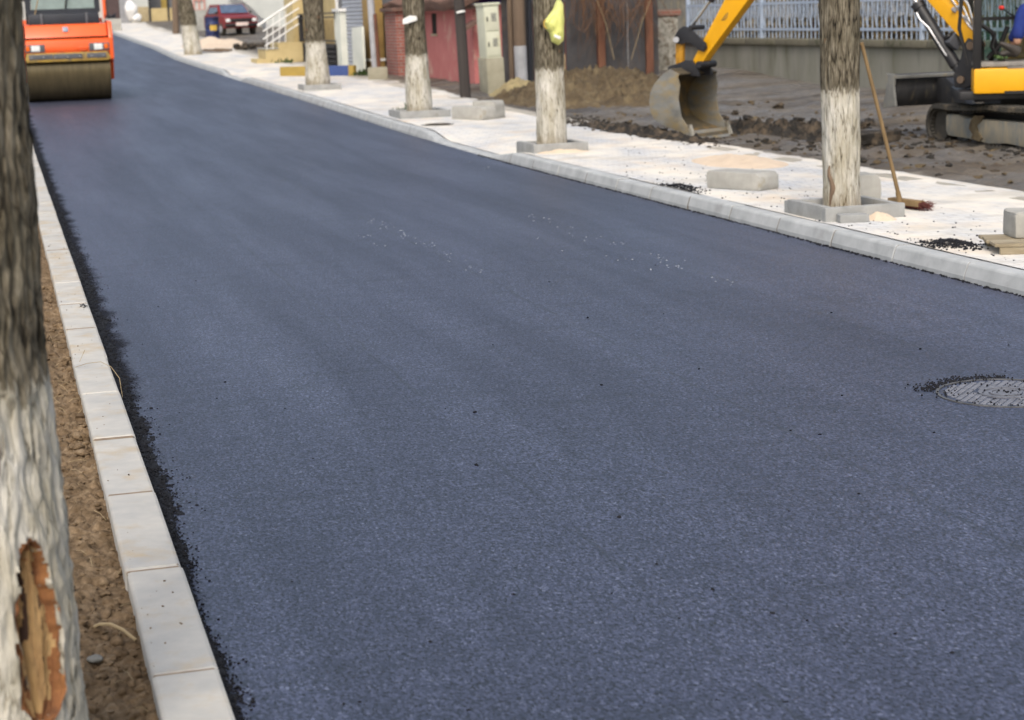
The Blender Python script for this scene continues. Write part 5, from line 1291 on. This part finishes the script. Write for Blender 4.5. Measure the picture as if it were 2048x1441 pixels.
# tracks
TZ0, TZ1 = .03, .54
def track(x0, x1):
    ya, yb = 18.15, 20.62; r0 = .235; r1 = .265; cz = TZ0+r0
    path = []
    for i in range(13): a = R(-90+180*i/12); path.append((yb+math.cos(a)*r0, cz+math.sin(a)*r0))
    for k in range(1, 6): q = k/6; path.append((yb+(ya-yb)*q, cz+r0+(r1*2-r0*2)*q-.028*math.sin(math.pi*q*2)**2))
    for i in range(13): a = R(90+180*i/12); path.append((ya+math.cos(a)*r1, TZ0+r1+math.sin(a)*r1))
    n = len(path); m = MB(); cy_ = sum(p[0] for p in path)/n; th = .035
    ins = []
    for i, (y, z) in enumerate(path):
        p0 = path[i-1]; p1 = path[(i+1) % n]; d = Vector((p1[0]-p0[0], p1[1]-p0[1])).normalized(); nn = Vector((-d.y, d.x)); ins.append((y+nn.x*th, z+nn.y*th))
    vs = []; fs = []
    for i in range(n): vs += [(x0, path[i][0], path[i][1]), (x1, path[i][0], path[i][1]), (x1, ins[i][0], ins[i][1]), (x0, ins[i][0], ins[i][1])]
    for i in range(n):
        j = (i+1) % n
        for k in range(4): fs.append((4*i+k, 4*i+(k+1) % 4, 4*j+(k+1) % 4, 4*j+k))
    m.faces(vs, fs)
    # lugs outside, drive teeth inside
    per = []; 
    for i in range(n):
        a = Vector(path[i]); b = Vector(path[(i+1) % n]); L_ = (b-a).length; k = max(1, int(round(L_/.085)))
        for q in range(k): per.append((a+(b-a)*((q+.5)/k), (b-a).normalized()))
    for p_, d_ in per:
        ang = math.atan2(d_.y, d_.x); o_ = Vector((d_.y, -d_.x))
        m.box(((x0+x1)/2, p_.x+o_.x*.008, p_.y+o_.y*.008), (x1-x0-.01, .045, .03), Mr(ang, 3, 'X'), .005, 1)
        m.box((x0+.06, p_.x-o_.x*.045, p_.y-o_.y*.045), (.05, .03, .03), Mr(ang, 3, 'X'))
    o = part(m, 'track', 'rubber_track', t)
    m = MB(); s_ = x0+.07
    m.prism([(20.36, .14), (20.42, .20), (20.42, .37), (20.38, .40), (20.12, .40), (19.95, .365), (18.4, .38), (18.1, .2), (18.6, .10), (19.0, .12), (19.4, .095), (19.9, .13)], s_-.03, x1-.06, (0,0,0), Y3, Z3, X3, .012)
    pl_ = part(m, 'track_frame', 'muddy_plate', t)
    for (y, z, rr) in ((19.75, .12, .07), (19.2, .115, .07), (18.7, .115, .07)):
        m = MB(); m.cyl((x0+.05, y, z), (x1-.03, y, z), rr, seg=16); part(m, 'roller_wheel', 'black_steel', t)
    m = MB(); m.cyl((x0+.09, 20.60, cz), (x1-.05, 20.60, cz), .185, seg=24); part(m, 'idler', 'rubber_track', t)
    m = MB(); m.cyl((x0+.06, 18.15, TZ0+r1), (x1-.05, 18.15, TZ0+r1), .19, seg=24); part(m, 'sprocket', 'black_steel', t)
    # dark recess in the frame plate with clods stuck in it
    m = MB(); m.prism([(19.60,.11), (19.78,.14), (19.74,.19), (19.84,.25), (19.80,.34), (19.72,.41), (19.50,.42), (19.55,.36), (19.66,.30), (19.62,.22), (19.52,.15)], s_-.045, s_-.03, (0,0,0), Y3, Z3, X3); part(m, 'mud_clod', 'brown_earth', pl_ if False else t)
track(11.18, 11.50); track(12.5, 12.82)
m = MB(); qbox(m, 11.5, 12.5, 18.7, 20.3, .24, .52, .03); m.cyl((12, 19.65, .5), (12, 19.65, .66), .42, seg=32); part(m, 'undercarriage', 'black_steel', t)
# dozer blade
BYb = 21.62; bx0, bx1 = 11.1, 12.85; bz0, bz1 = .46, .86
m = MB(); cur = [(.10,bz0-.02),(.02,bz0+.06),(-.03,bz0+.2),(0,bz1-.05),(.05,bz1),(.065,bz1),(.03,bz1-.06),(0,bz0+.2),(.05,bz0+.07),(.115,bz0)]
m.prism(cur, bx0, bx1, (0, BYb, 0), Y3, Z3, X3); bl = part(m, 'dozer_blade', 'blade_steel', t)
m = MB(); qbox(m, bx0, bx1, BYb-.1, BYb-.015, bz1-.055, bz1-.01, .008); part(m, 'blade_lip', 'blade_worn', t)
for x0 in (bx0-.03, bx1):
    m = MB(); m.prism([(-.16, bz0+.0), (-.10, bz0+.25), (-.13, bz1), (.10, bz1+.01), (.10, bz0+.2), (.2, bz0-.04)], x0, x0+.03, (0, BYb, 0), Y3, Z3, X3, .005); part(m, 'blade_wing', 'blade_worn', t)
for x0 in (11.72, 12.3):
    m = MB(); m.prism([(BYb-.03, bz1-.08), (BYb-.03, bz0+.06), (20.9, .26), (20.2, .24), (20.2, .42), (20.75, .46), (21.15, .72), (21.35, bz1-.06)], x0, x0+.13, (0,0,0), Y3, Z3, X3, .02); part(m, 'blade_arm', 'blade_steel', t)
# upper structure
m = MB(); hbox(m, -.95, .95, -.72, .72, .62, .72, .02); part(m, 'slew_platform', 'black_steel', t)
m = MB(); hbox(m, -.80, .80, .42, .80, .69, .985, .035); sk = part(m, 'side_skirt', 'yellow_paint', t)
m = MB(); hbox(m, -.5, .42, .66, .805, .982, .995); part(m, 'skirt_step', 'floor_dusty', t)
m = MB(); hbox(m, -.40, .45, .797, .806, .685, .72); part(m, 'skirt_groove', 'black_plain', t)
m = MB(); hbox(m, -1.05, -.55, -.74, .74, .72, 1.55, .10); hbox(m, -.55, .35, -.76, -.15, .72, 1.35, .06); part(m, 'engine_cover', 'yellow_paint', t)
m = MB(); hbox(m, -1.15, -.98, -.70, .70, .62, 1.05, .05); part(m, 'counterweight', 'black_steel', t)
# cab
m = MB(); hbox(m, -.62, .78, -.12, .76, 1.0, 1.05, .01); part(m, 'cab_floor', 'floor_dusty', t)
m = MB()
for a, b in ((.76, .74), (.76, -.10), (-.60, .74), (-.60, -.10)): hbox(m, a-.045, a+.045, b-.045, b+.045, .98, 2.38, .01)
hbox(m, .74, .78, -.1, .74, 1.52, 1.56); hbox(m, -.6, .76, -.13, -.09, 1.52, 1.56)
m.tube([hp(.05, -.10, 1.02), hp(-.22, -.10, 2.38)], .045, 8)
part(m, 'cab_frame', 'black_plain', t)
m = MB(); hbox(m, -.70, .86, -.20, .84, 2.38, 2.46, .03); part(m, 'cab_roof', 'yellow_paint', t)
m = MB(); hbox(m, -.58, .74, -.108, -.10, 1.05, 2.38); part(m, 'window', 'tinted_glass', t)
m = MB(); hbox(m, .757, .765, -.08, .70, 1.56, 2.38); part(m, 'windscreen', 'tinted_glass', t)
m = MB(); hbox(m, .745, .77, -.08, .70, 1.05, 1.5); part(m, 'front_panel', 'black_plain', t)
m = MB(); hbox(m, -.58, .02, -.16, -.12, 1.05, 2.3); part(m, 'green_side_panel', 'green_sheet', t)
m = MB(); m.tube([hp(.98, .80, 2.3), hp(.95, .82, 1.75), hp(.97, .80, 1.45), hp(.86, .78, 1.02)], .022, 8); part(m, 'grab_rail', 'black_plain', t)
m = MB(); hbox(m, -.45, .05, .08, .56, 1.3, 1.42, .03); hbox(m, -.55, -.42, .08, .56, 1.4, 2.0, .04); hbox(m, -.4, 0, .15, .5, 1.05, 1.3); part(m, 'seat', 'seat_cloth', t)
for b in (.02, .66):
    lv = MB(); p0 = hp(.0, b, 1.45); p1 = hp(.20, b-.02, 1.62); p2 = hp(.26, b-.02, 1.66) if b < .1 else p1+Vector((0,0,.1)); lv.tube([p0, p1, p2], .012, 6); lv_ = part(lv, 'control_lever', 'black_plain', t)
m = MB(); pk = PY(2003, 16, 19.3); m.rock(Vector(pk), .032, 2, (1.3,1,.8), .1); part(m, 'lever_knob', 'red_plastic', t)
m = MB(); m.tube([Vector(pk)+Vector((.02,0,-.01)), Vector(pk)+Vector((.12,0,-.08)), Vector(pk)+Vector((.3,.0,-.16))], .009, 6); part(m, 'lever_stalk', 'black_plain', t)
for b in (.22, .40):
    m = MB(); m.tube([hp(.45, b, 1.04), hp(.56, b, 1.22), hp(.52, b, 1.38)], .016, 6); m.box(hp(.45, b, 1.1), (.02, .1, .16), Mh @ Mr(R(35), 3, 'Y')); part(m, 'pedal', 'black_plain', t)
m = MB(); m.tube([hp(.60,.28,1.08), hp(.45,.3,1.25), hp(.38,.32,1.45)], .03, 8); part(m, 'cab_hose', 'black_plain', t)
m = MB()
for i in range(9): p = PY(2000+rnd.gauss(0,7), 116+rnd.gauss(0,2), 19.25); m.rock(Vector(p), rnd.uniform(.015,.04), 1, (1.2,1,.6), .5)
o = part(m, 'rag', 'leaf_green', t, angle=70)

# boom group: a vertical plane through the swing pivot towards the bucket
P0 = Vector((hp(1.02, -.05, 0).x, hp(1.02, -.05, 0).y, 0)); tb = Gd(1385, 277, .05)
bu = Vector((9.02-P0.x, 23.34-P0.y, 0)).normalized(); bw = Vector((bu.y, -bu.x, 0))
if bw.y < 0: bw = -bw                             # points away from the camera
def bp_(x, y, off=0):                             # photo pixel -> (u, z) on the plane shifted by off along bw
    d = ray(x, y); o = P0+bw*off; k = (o-CAM).dot(bw)/d.dot(bw); q = CAM+d*k; return ((q-o).dot(bu), q.z)
def bpz(x, y, off=0): u_, z_ = bp_(x, y, off); return P0+bw*off+bu*u_+Z3*z_
def bprism(m, px, o0, o1, bev=0): return m.prism([bp_(x, y, o0) for x, y in px], o0, o1, P0, bu, Z3, bw, bev)
m = MB(); bprism(m, [(1935,76),(1950,84),(1952,168),(1930,178),(1908,176),(1906,150),(1920,118),(1926,90)], -.12, .12, .02); part(m, 'swing_post', 'black_steel', t)
m = MB(); m.cyl(bpz(1940,92,-.15), bpz(1940,92,-.15)+bw*.3, .05, seg=16); m.cyl(bpz(1920,160,-.15), bpz(1920,160,-.15)+bw*.3, .045, seg=16); part(m, 'pivot_pin', 'post_brown', t)
m = MB(); bprism(m, [(1930,88),(1892,45),(1853,0),(1780,-83),(1700,-140),(1600,-175),(1512,-178),(1500,-215),(1600,-240),(1720,-215),(1822,-125),(1912,0),(1946,52),(1950,86),(1941,98)], -.09, .09, .012); bo = part(m, 'boom', 'yellow_paint', t)
m = MB()
for k, (dx, dy) in enumerate(((0,0), (9,-4), (19,-9))):
    m.tube([bpz(1890+dx, -20+dy, -.10), bpz(1918+dx, 20+dy, -.10), bpz(1938+dx*.5, 52+dy*.3, -.10), bpz(1950, 62+k*4, -.1)], .013, 6)
part(m, 'hydraulic_pipes', 'chrome', t)
m = MB()
for (x, y) in ((1908, 20), (1920, 14), (1932, 36)): m.box(bpz(x, y, -.115), (.06, .03, .045), Mr(R(45), 3, 'Y'), .004)
part(m, 'pipe_clamp', 'pipe_grey', t)
m = MB()
m.tube([bpz(1950, 66, -.1), bpz(1962, 82, -.05), bpz(1960, 110, 0), bpz(1946, 130, 0)], .025, 8); m.tube([bpz(1955, 45, -.1), bpz(1985, 66, -.02), bpz(1995, 100, .03), bpz(1970, 140, .05)], .028, 8); part(m, 'hose', 'black_plain', t)
m = MB(); a = bpz(1917, 140); b = bpz(1837, 11); m.cyl(a+(b-a)*.06, b, .072, seg=20); m.cyl(b-(b-a)*.05, b+(b-a)*.03, .085, seg=20); m.cyl(a-(b-a)*.02, a+(b-a)*.07, .06, seg=16); part(m, 'boom_cylinder', 'black_steel', t)
m = MB(); m.cyl(b, b+(b-a)*.6, .036, seg=16); part(m, 'boom_rod', 'chrome', t)
m = MB(); m.tube([bpz(1833,26,-.08), bpz(1840,40,-.09), bpz(1857,56,-.09), bpz(1880,92,-.09), bpz(1893,112,-.09)], .012, 6); part(m, 'cylinder_pipe', 'chrome', t)
m = MB(); m.box(bpz(1908, 84, -.02), (.16, .12, .14), Mr(R(40), 3, 'Y'), .015); wl_ = part(m, 'work_lamp', 'grey_plastic', t)
m = MB(); m.cyl(bpz(1899, 76, -.05), bpz(1896, 72, -.05), .055, .06, 16); part(m, 'lamp_bezel', 'black_plain', wl_.parent)
# dipper arm, link and bucket
m = MB(); bprism(m, [(1386,120),(1449,0),(1507,-112),(1516,-180),(1560,-190),(1572,-130),(1496,0),(1444,70),(1412,113),(1401,133),(1391,134)], -.085, .085, .01); part(m, 'dipper_arm', 'yellow_worn' if False else 'yellow_paint', t)
# emblem on the arm: a dark outlined lozenge with two slanted strokes
m = MB(); e0 = -.0865
loz = [(1443,41),(1447,37),(1453,28),(1456,26),(1454,35),(1450,40)]
for (x0, y0), (x1, y1) in list(zip(loz, loz[1:]+loz[:1]))+[((1448,33),(1451,36)), ((1450,30),(1453,33)), ((1446,37),(1449,39))]: m.tube([bpz(x0, y0, e0), bpz(x1, y1, e0)], .0045, 5)
part(m, 'arm_emblem', 'leaf_dry', t)
for s_ in (-1, 1):
    o0 = -.135 if s_ < 0 else .105
    m = MB(); bprism(m, [(1349,72),(1357,59),(1367,53),(1378,55),(1390,67),(1411,87),(1412,97),(1406,104),(1397,101),(1386,91),(1375,85),(1366,88),(1352,88)], o0, o0+.03, .006); part(m, 'link_plate', 'black_steel', t)
m = MB()
for (x, y, r_) in ((1405,95,.035), (1380,56,.032), (1352,80,.045)): m.cyl(bpz(x, y, -.15), bpz(x, y, -.15)+bw*.30, r_, seg=14)
part(m, 'link_pin', 'black_steel', t)
m = MB(); m.cyl(bpz(1352,80,-.19), bpz(1352,80,-.15), .04, seg=14); part(m, 'grease_cap', 'pipe_grey', t)
m = MB(); bprism(m, [(1351,84),(1365,84),(1364,140),(1351,140)], -.10, -.035, .008); bprism(m, [(1351,84),(1365,84),(1364,140),(1351,140)], .035, .10, .008); part(m, 'push_link', 'yellow_worn', t)
m = MB(); a = bpz(1382, 54); b = bpz(1421, -2); m.cyl(a, b+(b-a)*.05, .027, seg=14); part(m, 'bucket_rod', 'chrome', t)
m = MB(); c_ = b+(b-a)*1.6; m.cyl(b, c_, .055, seg=18); m.cyl(b-(b-a)*.03, b+(b-a)*.08, .065, seg=18); part(m, 'bucket_cylinder', 'black_steel', t)
BWD = .42                                         # half width of the bucket
shell = [(1360,149),(1341,138.5),(1326,150),(1311,166.6),(1302,187),(1300,204),(1303,225),(1311,240),(1332,253.5),(1356,262),(1388,276)]
mouth = [(1389,275),(1376,253),(1364,235),(1358,200),(1361,171),(1357,155)]
cpx = (1338, 203)
def shift(p, f): return (cpx[0]+(p[0]-cpx[0])*f, cpx[1]+(p[1]-cpx[1])*f)
UZ = [bp_(x, y, -BWD) for x, y in shell]; UM = [bp_(x, y, -BWD) for x, y in mouth]
UI = [bp_(*shift(p, .955), -BWD) for p in shell]
m = MB(); m.prism(UZ+UI[::-1], -BWD, BWD, P0, bu, Z3, bw); bk = part(m, 'bucket', 'bucket_inner', t, angle=50)
for o0 in (-BWD-.022, BWD):
    m = MB(); m.prism(UZ+UM[:], o0, o0+.022, P0, bu, Z3, bw, .004); part(m, 'bucket_side', 'bucket_steel', bk, angle=50)
m = MB(); m.prism(UZ[1:-1]+[bp_(*shift(p, 1.012), -BWD) for p in shell[1:-1]][::-1], -BWD, BWD, P0, bu, Z3, bw); part(m, 'bucket_back', 'bucket_steel', bk, angle=50)
a = bp_(1388, 276, -BWD); b = bp_(1372, 268, -BWD); m = MB(); m.prism([a, b, (b[0], b[1]+.03), (a[0]-.03, a[1]-.035)], -BWD, BWD, P0, bu, Z3, bw, .004); part(m, 'cutting_edge', 'bucket_steel', bk)
for o0 in (-BWD-.04, BWD-.03):
    m = MB(); m.prism([bp_(x, y, -BWD) for x, y in ((1378,250),(1383,249),(1392,277),(1388,278))], o0, o0+.05, P0, bu, Z3, bw, .004); part(m, 'side_tooth', 'stone_rough', bk)
for o0 in (-.17, .12):
    m = MB(); m.prism([bp_(x, y, 0) for x, y in ((1352,150),(1350,133),(1372,126),(1385,120),(1396,120),(1408,132),(1412,152))], o0, o0+.045, P0, bu, Z3, bw, .006); part(m, 'bucket_ear', 'black_steel', bk)
m = MB(); m.cyl(bpz(1397,130,-.18), bpz(1397,130,-.18)+bw*.36, .045, seg=16); m.cyl(bpz(1357,138,-.18), bpz(1357,138,-.18)+bw*.36, .035, seg=14); part(m, 'bucket_pin', 'black_steel', bk)

# ------------------------------------------------------------------ the driver
pt = thing('person', 'seated digger driver in blue work trousers and dark shoes, foot on the cab floor', 'person', hp(-.25, .32, 1.42))
def skin_body(pts, edges, radii, root, name, mat, par, sub=2):
    me = bpy.data.meshes.new(name); loc = Vector(pt.location)
    me.from_pydata([Vector(p)-loc for p in pts], edges, []); me.materials.append(MATS[mat])
    o = bpy.data.objects.new(name, me); COL.objects.link(o); o.parent = par
    md = o.modifiers.new('s', 'SKIN')
    for i, r_ in enumerate(radii): me.skin_vertices[0].data[i].radius = (r_, r_); me.skin_vertices[0].data[i].use_root = (i == root)
    o.modifiers.new('sub', 'SUBSURF').levels = sub; o.modifiers['sub'].render_levels = sub
    dg = bpy.context.evaluated_depsgraph_get(); nm = bpy.data.meshes.new_from_object(o.evaluated_get(dg)); o.modifiers.clear(); o.data = nm
    for p in nm.polygons: p.use_smooth = True
    return o
ank = PY(2033, 92, 19.22); kn = PY(2047, 14, 19.22)
kl = hp(.16, .30, 1.66); al = hp(.32, .30, 1.2)
J = [hp(-.25,.32,1.47), hp(-.27,.32,1.68), hp(-.28,.32,1.88), hp(-.26,.32,2.0), hp(-.25,.32,2.1),    # pelvis spine neck head
     hp(-.24,.44,1.46), kn, ank, hp(-.24,.20,1.46), kl, al,
     hp(-.28,.50,1.92), hp(-.10,.58,1.70), hp(.12,.52,1.66), hp(-.28,.14,1.92), hp(-.10,.05,1.70), hp(.12,.06,1.66)]
E_ = [(0,1),(1,2),(2,3),(3,4),(0,5),(5,6),(6,7),(0,8),(8,9),(9,10),(2,11),(11,12),(12,13),(2,14),(14,15),(15,16)]
rad_ = [.14,.13,.13,.06,.085,.10,.072,.05,.10,.075,.05,.07,.05,.035,.07,.05,.035]
body = skin_body(J, E_, rad_, 0, 'body', 'skin', pt)
# clothing: trousers over hips and legs, shirt over the trunk and arms
tr_ = [hp(-.25,.32,1.46), hp(-.25,.32,1.56), hp(-.24,.44,1.46), kn, kn+(ank-kn)*.55, ank+Vector((0,0,.05)), hp(-.24,.20,1.46), kl, kl+(al-kl)*.55, al+Vector((0,0,.05))]
skin_body(tr_, [(0,1),(0,2),(2,3),(3,4),(4,5),(0,6),(6,7),(7,8),(8,9)], [.155,.15,.115,.09,.082,.085,.115,.09,.08,.082], 0, 'trousers', 'blue_cloth', pt)
skin_body([hp(-.26,.32,1.58), hp(-.27,.32,1.72), hp(-.28,.32,1.90), hp(-.28,.50,1.92), hp(-.10,.58,1.70), hp(-.28,.14,1.92), hp(-.10,.05,1.70)], [(0,1),(1,2),(2,3),(3,4),(2,5),(5,6)], [.16,.15,.14,.085,.062,.085,.062], 0, 'shirt', 'white_cloth', pt)
hdp = hp(-.235,.32,2.13)
m = MB(); m.rock(hdp+Vector((0,0,.035)), .108, 3, (1,.85,.95), .04, .01); part(m, 'hair', 'hair', pt)
def shoe(a, tip):
    d = (tip-a); d = d.normalized(); s_ = d.cross(Z3).normalized(); m = MB(); vs = []; fs = []; n = 10; rings = [(-.06,.034,.05),(-.02,.04,.06),(.06,.042,.045),(.13,.045,.034),(.18,.040,.028),(.205,.02,.014)]
    for (q, w_, h_) in rings:
        for i in range(n): an = 2*math.pi*i/n; vs.append(a+d*q+s_*(w_*math.cos(an))+d.cross(s_)*(-h_*math.sin(an)))
    for k in range(len(rings)-1):
        for i in range(n): fs.append((k*n+i, k*n+(i+1) % n, (k+1)*n+(i+1) % n, (k+1)*n+i))
    fs += [tuple(range(n)), tuple(range((len(rings)-1)*n, len(rings)*n))[::-1]]
    m.faces(vs, fs); part(m, 'shoe', 'shoe_leather', pt)
shoe(PY(2030, 100, 19.22), PY(1998, 86, 19.25)); shoe(al-Vector((0,0,.06)), al-Vector((0,0,.08))+hf*.2)
def hand(c, d, up):
    s_ = d.cross(up).normalized(); m = MB(); m.box(c+d*.04, (.08,.075,.03), Matrix((d, s_, up)).transposed(), .012)
    for i, l_ in enumerate((.062,.072,.068,.052)):
        b = c+d*.075+s_*(-.03+.02*i); m.tube([b, b+d*l_*.5-up*.008, b+d*l_*.75-up*.035, b+d*l_*.55-up*.055], [.0095,.009,.0085,.007], 6)
    b = c+d*.015+s_*-.035; m.tube([b, b-s_*.028+d*.02-up*.01, b-s_*.02+d*.045-up*.03], [.011,.010,.008], 6)
    part(m, 'hand', 'skin', pt)
hand(hp(.12,.52,1.66), hf, Z3); hand(hp(.12,.06,1.66), hf, Z3)
m = MB()
for s_ in (-1, 1): m.rock(hdp+hf*.098+hl*(s_*.032)+Vector((0,0,.0)), .012, 2, (1,1,1), 0)
part(m, 'eyes', 'white_paint', body.parent)
m = MB(); m.rock(hdp+hf*.105+Vector((0,0,-.03)), .018, 2, (1,.8,1.3), 0)
for s_ in (-1, 1): m.rock(hdp+hl*(s_*.088)+Vector((0,0,-.01)), .026, 2, (.8,.5,1.3), 0)
m.rock(hdp+hf*.09+Vector((0,0,-.062)), .02, 2, (.6,1.3,.4), 0)
part(m, 'face', 'skin', body.parent)

# ------------------------------------------------------------------ camera, sky, light
cd = bpy.data.cameras.new('camera'); co = bpy.data.objects.new('camera', cd); COL.objects.link(co)
cd.sensor_width = 36; cd.sensor_fit = 'HORIZONTAL'; cd.lens = FPX/2048*36; cd.clip_start = .05; cd.clip_end = 3000
M = Matrix((cR, cU, -cF)).transposed().to_4x4(); M.translation = CAM; co.matrix_world = M
cd.dof.use_dof = True; cd.dof.focus_distance = 8.2; cd.dof.aperture_fstop = 4.2; cd.dof.aperture_blades = 9
SC.camera = co
w = bpy.data.worlds.new('World'); SC.world = w; w.use_nodes = True
nt = w.node_tree; bg = nt.nodes['Background']
sky = nt.nodes.new('ShaderNodeTexSky'); sky.sky_type = 'NISHITA'; sky.sun_disc = False
EL, AZ = R(48), R(-158)                           # light from behind the camera, over its left shoulder
sky.sun_elevation = EL; sky.sun_rotation = AZ; sky.air_density = 1.4; sky.dust_density = 6.0; sky.ozone_density = 1.2
hs = nt.nodes.new('ShaderNodeHueSaturation'); hs.inputs['Saturation'].default_value = .75
nt.links.new(sky.outputs[0], hs.inputs['Color']); nt.links.new(hs.outputs[0], bg.inputs['Color']); bg.inputs['Strength'].default_value = .15
sd = bpy.data.lights.new('sun', 'SUN'); sd.energy = 0.9; sd.angle = R(14); sd.color = (1, .965, .92)
so = bpy.data.objects.new('sun', sd); COL.objects.link(so)
dv = Vector((math.sin(AZ)*math.cos(EL), math.cos(AZ)*math.cos(EL), math.sin(EL)))
so.rotation_euler = dv.to_track_quat('Z', 'Y').to_euler(); so.location = (-5, -5, 12)
vs_ = SC.view_settings; vs_.view_transform = 'Standard'; vs_.look = 'None'; vs_.gamma = 1; vs_.use_curve_mapping = False; vs_.exposure = .42
SC.render.engine = 'CYCLES'; SC.cycles.use_denoising = True; SC.cycles.denoising_prefilter = "ACCURATE"; SC.cycles.use_adaptive_sampling = False; SC.cycles.max_bounces = 6; SC.cycles.transparent_max_bounces = 12
